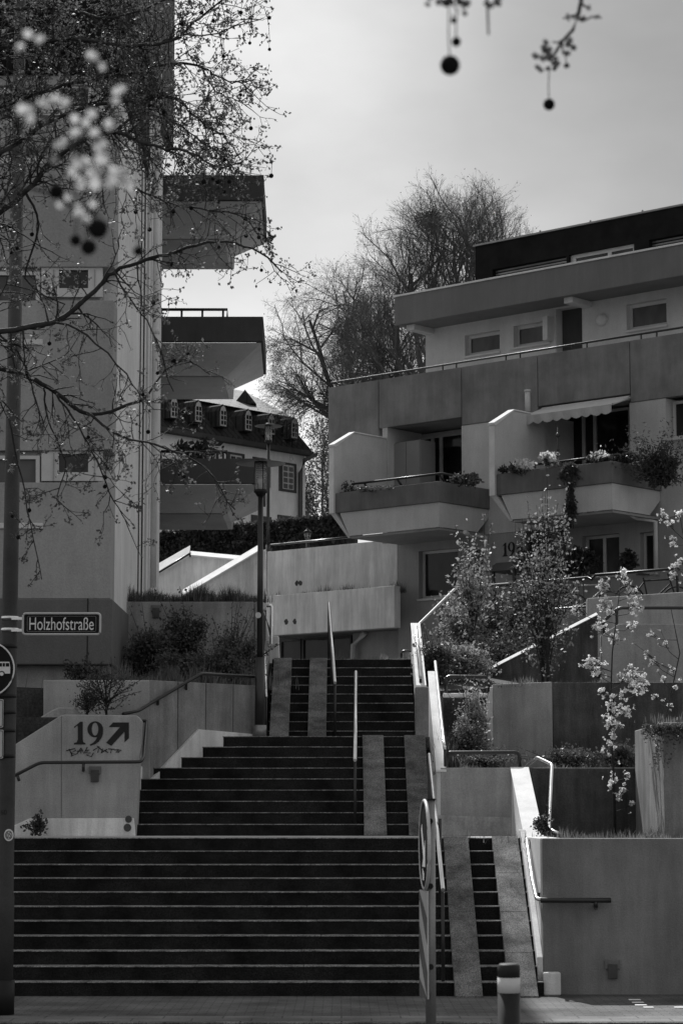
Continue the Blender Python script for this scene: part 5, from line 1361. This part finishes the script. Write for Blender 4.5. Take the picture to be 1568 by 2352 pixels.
# right hedge mass
sh('shrub','broad sunlit shrub beside the rail to the entrance','shrub',1062,1560,1395,110,46.0,3600,.075,47,'leaf_bright',clumps=26,stems=(7,30,120))
sh('shrub','bushy shrub below the bicycle railing','shrub',1130,1550,1365,150,46.5,4200,.075,48,'leaf',clumps=26,stems=(7,30,120))
sh('shrub','low ground shrub right of the topmost parapet','shrub',1000,1590,1480,90,39.8,2600,.06,49,'leaf',clumps=18)
sh('shrub','low dark shrub in front of the bicycle railing wall','shrub',1160,1560,1450,200,43.3,3800,.07,50,'leaf',clumps=24)
sh('shrub','small sunlit shrub low between the parapet and the dark sloped wall','shrub',1070,1575,1490,110,40.3,3000,.06,90,'leaf_bright',clumps=20)
sh('shrub','tall shrub right of the trailing balcony plant, against the sloped wall','shrub',1195,1540,1350,100,44.0,2600,.085,91,'leaf',clumps=20,stems=(8,30,120))
sh('sapling','tall leafy sapling on the angled planter, under the entrance number','tree',1258,1568,1165,150,38.2,450,.06,51,'leaf_bright',group='saplings on the planters',stems=(9,44,230),r0=.03,clumps=30)
sh('sapling','second many stemmed sapling just left of the tall leafy one','tree',1246,1568,1290,130,38.6,550,.06,92,'leaf',group='saplings on the planters',stems=(9,40,200),r0=.028,clumps=26)
sh('sapling','slim climbing sapling at the left of the bicycle railing','tree',1085,1480,1262,110,43.5,350,.08,52,'leaf_bright',group='saplings on the planters',stems=(7,30,110),r0=.02,clumps=20)
def blossom_tree(label,pts,Y,clusters,seed,r0=.022,n=34):
    rg=random.Random(seed); t=thing('blossoming_sapling',label,'tree',P(pts[0][0],pts[0][1],Y),'saplings on the planters')
    m=MB(); q=[P(u,v,Y) for u,v in pts]; m.tube(q,r0,6,r1=.006); qd=[q[i].lerp(q[i+1],x/10) for i in range(len(q)-1) for x in range(11)]
    f=MB(); l=MB()
    for (u,v,s) in clusters:
        c=P(u,v,Y+rg.uniform(-.15,.15)); near=min(qd,key=lambda a:(a-c-Vector((0,0,-.12))).length)
        m.tube([near,near.lerp(c,.6)+Vector((0,0,-.03)),c],.006,4,cap=False,r1=.003)
        R0=s*.8*Y/F
        sub=[(Vector((rg.gauss(0,.75),rg.gauss(0,.5),rg.gauss(0,1.1)))*R0,rg.uniform(.25,.6)) for _ in range(int(3+s/2.5))]
        for so,_w in sub: m.tube([c.lerp(near,.25),c+so],.003,3,cap=False)
        for _ in range(int(n*s/9)):
            so,w_=rg.choice(sub); d=so+Vector((rg.gauss(0,1),rg.gauss(0,1),rg.gauss(0,1)))*R0*w_*.55
            for _ in range(3): f.leaf(c+d,.028,rg,asp=1)
        for _ in range(2):
            e_=c+Vector((rg.gauss(0,1),rg.gauss(0,1)*.5,rg.gauss(.5,1)))*.08; m.tube([c.lerp(near,.3),e_],.003,3,cap=False)
            for _ in range(3): f.leaf(e_,.03,rg,asp=1)
            l.leaf(e_,.05,rg)
        for _ in range(int(s/3)): l.leaf(c+Vector((rg.gauss(0,1),rg.gauss(0,1),rg.gauss(0,1)))*R0,.05,rg)
    m.build('stem','twig',t); f.build('blossom','blossom',t); l.build('foliage','leaf_bright',t)
blossom_tree('white blossoming sapling climbing in front of the dark planter wall',[(1412,1920),(1408,1780),(1400,1640),(1405,1500),(1425,1330)],32.5,
  [(1430,1320,8),(1440,1340,10),(1448,1362,12),(1392,1348,9),(1378,1345,10),(1385,1388,10),(1400,1398,12),(1372,1448,9),(1378,1440,10),(1365,1520,12),(1352,1520,9),(1368,1540,10),(1345,1530,8),(1460,1385,12),(1455,1400,9),(1448,1440,10),(1405,1460,9),(1412,1470,8),
   (1435,1560,14),(1450,1575,14),(1465,1555,12),(1478,1560,9),(1432,1590,10),(1412,1610,12),(1438,1632,12),(1400,1640,14),(1395,1665,9),(1470,1590,9),(1420,1660,10),(1405,1690,10),(1400,1715,9),(1412,1790,8),(1405,1805,8),(1432,1820,9),(1448,1845,5),(1420,1830,6),(1440,1780,6),(1322,1405,9),(1380,1590,8)],53)
blossom_tree('thin bare sapling with scattered white buds at the right edge',[(1570,1900),(1545,1750),(1530,1640),(1560,1500),(1540,1400)],32.0,
  [(1480,1500,4),(1500,1520,4),(1520,1560,4),(1545,1540,5),(1470,1575,5),(1500,1600,4),(1540,1620,5),(1515,1660,4),(1550,1580,4),(1490,1460,4),(1525,1480,4)],54,.016)
blossom_tree('young leafy branches entering at the right edge beside the railing end',[(1640,1500),(1600,1350),(1570,1240)],34,[(1520,1185,8),(1535,1200,6),(1545,1245,9),(1560,1290,9),(1550,1305,8),(1560,1180,6),(1545,1330,8)],56,.014)
sh('shrub','low bush in the bed under the angled planter','shrub',1300,1765,1722,120,34.6,1500,.05,57,'leaf')
sh('shrub','low bush beside the blossoming sapling base','shrub',1425,1765,1712,90,34.3,1300,.05,58,'leaf')
sh('shrub','sunlit tangle of leaves beside the tall grass by the white parapet','shrub',1085,1760,1600,80,36.0,3600,.05,59,'leaf_bright',clumps=22)
sh('shrub','sunlit low shrub between the tall grass and the pale planter face','shrub',1075,1765,1670,110,35.2,3000,.045,96,'leaf',clumps=22)
sh('shrub','low leafy cover right behind the black hoop rail','shrub',1115,1762,1732,150,34.4,1500,.04,62,'leaf')
sh('shrub','small fern like bush at the foot of the broad white parapet','shrub',1245,1918,1880,40,30.9,420,.04,63,'leaf_dark')
# weeds on number wall plinth
sh('weed','dark weed growing at the foot of the number wall','weed',85,1918,1885,50,33.2,160,.05,64,'leaf_dark',group=None,stems=(5,9))
# creeper on block
m=MB(); rg=random.Random(8)
for _ in range(1500):
    u=rg.uniform(1475,1640); v=1665+abs(rg.gauss(0,1))*14; m.leaf(P(u,v,30.4-rg.random()*.12),.04,rg)
for s in range(8):
    u=rg.uniform(1490,1560); v=1670
    for k in range(30): u+=rg.uniform(-2.2,1.0); v+=rg.uniform(1,5); m.leaf(P(u,v,30.42),.035,rg)
tag(m.build('creeper','leaf'),'small leaved creeper spilling over the block wall at right','creeper')
# balcony plants
def bplant(name,label,cat,u,v,du,dv,k,n,ls,seed,mat,bl=0):
    a,z=HF(u,v,k); c=FP(a,k,z); w=du/2*c.y/F; h=dv/2*c.y/F
    rg=random.Random(seed); t=thing(name,label,cat,c-Vector((0,0,h)),'balcony plants')
    l=MB(); foliage(l,c,(w,w*.5 if w<1 else .35,h),n,ls,rg,14,.34); l.build('foliage',mat,t)
    s=MB()
    for _ in range(8): s.tube([c+Vector((rg.uniform(-.6,.6)*w,0,-h)),c+Vector((rg.uniform(-.8,.8)*w,rg.uniform(-.1,.1),h*rg.uniform(-.2,.8)))],.012,3)
    s.build('stem','twig',t)
    if bl:
        f=MB(); foliage(f,c+Vector((0,-.1,h*.1)),(w*.95,.3,h*.85),bl,ls*1.1,rg,12,.3); f.build('blossom','blossom',t)
bplant('balcony_plant','white flowering cushion spilling over the left of the right planter balcony','plant',1195,1072,70,32,2.0,900,.08,71,'leaf',650)
bplant('balcony_plant','pale flowering plant in the middle of the right planter balcony','plant',1262,1056,48,30,1.95,700,.08,72,'leaf_bright',420)
bplant('balcony_plant','trailing plant hanging down below the right planter balcony','plant',1308,1090,48,50,2.1,1200,.09,73,'leaf')
bplant('balcony_plant','lower strand of the trailing plant reaching past the soffit','plant',1309,1160,22,110,2.12,900,.08,74,'leaf_dark')
bplant('balcony_plant','small flowering plants right of the trailing plant','plant',1375,1048,70,20,1.9,700,.07,75,'leaf',120)
bplant('balcony_plant','low dark plant at the far right of the right planter balcony','plant',1440,1050,60,22,1.2,600,.08,76,'leaf_dark')
bplant('balcony_plant','bushy plant at the right corner of the left planter balcony','plant',1070,1102,70,32,1.6,1000,.08,77,'leaf')
bplant('balcony_plant','thin grasses along the left planter balcony','plant',880,1124,180,12,1.9,500,.06,78,'leaf')
bplant('balcony_plant','small plants at the left end beside the first privacy wall','plant',800,1120,40,30,1.85,200,.06,79,'leaf')
bplant('balcony_plant','small dark leaves beside the second privacy wall','plant',1155,1078,26,14,1.95,220,.07,80,'leaf_dark')
bplant('rosemary_bush','large upright dark bush hanging at the right of the building','shrub',1515,1075,70,80,1.2,800,.10,81,'leaf_dark')
bplant('porch_plant','dark leafy potted plant left of the entrance window','plant',1330,1290,90,70,1.0,1500,.14,82,'leaf_dark')
bplant('porch_plant','small potted shrub between the two right windows','plant',1440,1290,40,50,1.0,600,.12,83,'leaf_dark')
bplant('porch_plant','climbing plant in front of the entrance door','plant',1235,1285,80,110,.9,1600,.13,84,'leaf_dark')
a,z=HF(1515,1080,1.2); c=FP(a,1.2,z); rg=random.Random(99); l=MB()
rb=[o for o in COL.objects if o.name=='rosemary_bush'][0]
for _ in range(170):
    d=Vector((rg.gauss(0,.5),rg.gauss(0,.2),rg.uniform(-.35,1.0))); b0=c+Vector((rg.gauss(0,.2),rg.gauss(0,.1),rg.uniform(-.4,.2))); L=rg.uniform(.4,1.0)
    for k in range(26): x=(k+1)/26; l.leaf(b0+d*L*x+Vector((0,0,.25*x*x)),.09,rg,asp=.35)
l.build('sprigs','leaf_dark',rb)
# plant on third left balcony
c=P(462,1032,49); rg=random.Random(9); t=thing('balcony_plant','dark leafy plants behind the lowest left balcony rail','plant',(c.x,c.y,c.z-.4),'balcony plants')
l=MB(); foliage(l,c,(.55,.3,.28),500,.13,rg,9,.35); l.build('foliage','leaf_dark',t)

# ================================================================= SKY, SUN, CAMERA
SAZ=R(14); SEL=R(47)
w=bpy.data.worlds.new('World'); S.world=w; w.use_nodes=True; nt=w.node_tree; nt.nodes.clear()
sky=nt.nodes.new('ShaderNodeTexSky'); sky.sky_type='NISHITA'; sky.sun_disc=False
sky.sun_elevation=SEL; sky.sun_rotation=-SAZ; sky.dust_density=3.0; sky.air_density=1.2; sky.ozone_density=1
bw=nt.nodes.new('ShaderNodeRGBToBW'); nt.links.new(sky.outputs[0],bw.inputs[0])
tc=nt.nodes.new('ShaderNodeTexCoord'); mp=nt.nodes.new('ShaderNodeMapping'); mp.inputs['Scale'].default_value=(1.5,1.5,3)
nt.links.new(tc.outputs['Generated'],mp.inputs[0])
nz=nt.nodes.new('ShaderNodeTexNoise'); nz.inputs['Scale'].default_value=2.6; nz.inputs['Detail'].default_value=7; nt.links.new(mp.outputs[0],nz.inputs['Vector'])
mr=nt.nodes.new('ShaderNodeMapRange'); mr.inputs[1].default_value=.35; mr.inputs[2].default_value=.68; mr.inputs[3].default_value=.76; mr.inputs[4].default_value=1.16; nt.links.new(nz.outputs['Fac'],mr.inputs[0])
pw=nt.nodes.new('ShaderNodeMath'); pw.operation='POWER'; pw.inputs[1].default_value=.40; nt.links.new(bw.outputs[0],pw.inputs[0])
mu=nt.nodes.new('ShaderNodeMath'); mu.operation='MULTIPLY'; nt.links.new(pw.outputs[0],mu.inputs[0]); nt.links.new(mr.outputs[0],mu.inputs[1])
m2=nt.nodes.new('ShaderNodeMath'); m2.operation='MULTIPLY'; m2.inputs[1].default_value=3.7; nt.links.new(mu.outputs[0],m2.inputs[0])
# added soft gradient darkening the sky colour towards the upper right
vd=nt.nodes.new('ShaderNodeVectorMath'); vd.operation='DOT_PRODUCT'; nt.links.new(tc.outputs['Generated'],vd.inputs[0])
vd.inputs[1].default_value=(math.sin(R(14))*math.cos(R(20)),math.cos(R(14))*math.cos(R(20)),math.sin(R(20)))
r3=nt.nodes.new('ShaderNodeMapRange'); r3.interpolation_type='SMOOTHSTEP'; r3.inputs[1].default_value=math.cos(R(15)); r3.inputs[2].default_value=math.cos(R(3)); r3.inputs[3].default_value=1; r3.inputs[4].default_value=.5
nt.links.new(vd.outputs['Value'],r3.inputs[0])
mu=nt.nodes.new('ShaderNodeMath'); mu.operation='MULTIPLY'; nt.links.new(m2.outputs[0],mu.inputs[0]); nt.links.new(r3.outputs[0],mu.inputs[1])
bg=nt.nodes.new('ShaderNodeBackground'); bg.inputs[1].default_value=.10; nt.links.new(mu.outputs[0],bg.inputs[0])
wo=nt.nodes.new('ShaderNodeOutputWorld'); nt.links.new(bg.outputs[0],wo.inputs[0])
ld=bpy.data.lights.new('Sun','SUN'); ld.energy=5.0; ld.angle=R(.5); ld.color=(1,1,1)
lo=bpy.data.objects.new('Sun',ld); COL.objects.link(lo)
sd=Vector((-math.sin(SAZ)*math.cos(SEL),math.cos(SAZ)*math.cos(SEL),math.sin(SEL)))
lo.rotation_euler=(-sd).to_track_quat('-Z','Y').to_euler(); lo.location=(0,0,60)
cd=bpy.data.cameras.new('Camera'); co=bpy.data.objects.new('Camera',cd); COL.objects.link(co); S.camera=co
co.location=(0,0,CZ); co.rotation_euler=(math.pi/2+PITCH,0,0)
cd.sensor_fit='VERTICAL'; cd.sensor_height=36; cd.sensor_width=24; cd.lens=F/2352*36
cd.clip_start=.1; cd.clip_end=6000
cd.dof.use_dof=True; cd.dof.focus_distance=34; cd.dof.aperture_fstop=8
S.view_settings.view_transform='Standard'; S.view_settings.look='None'; S.view_settings.exposure=0; S.view_settings.gamma=1
S.render.resolution_x=682; S.render.resolution_y=1024
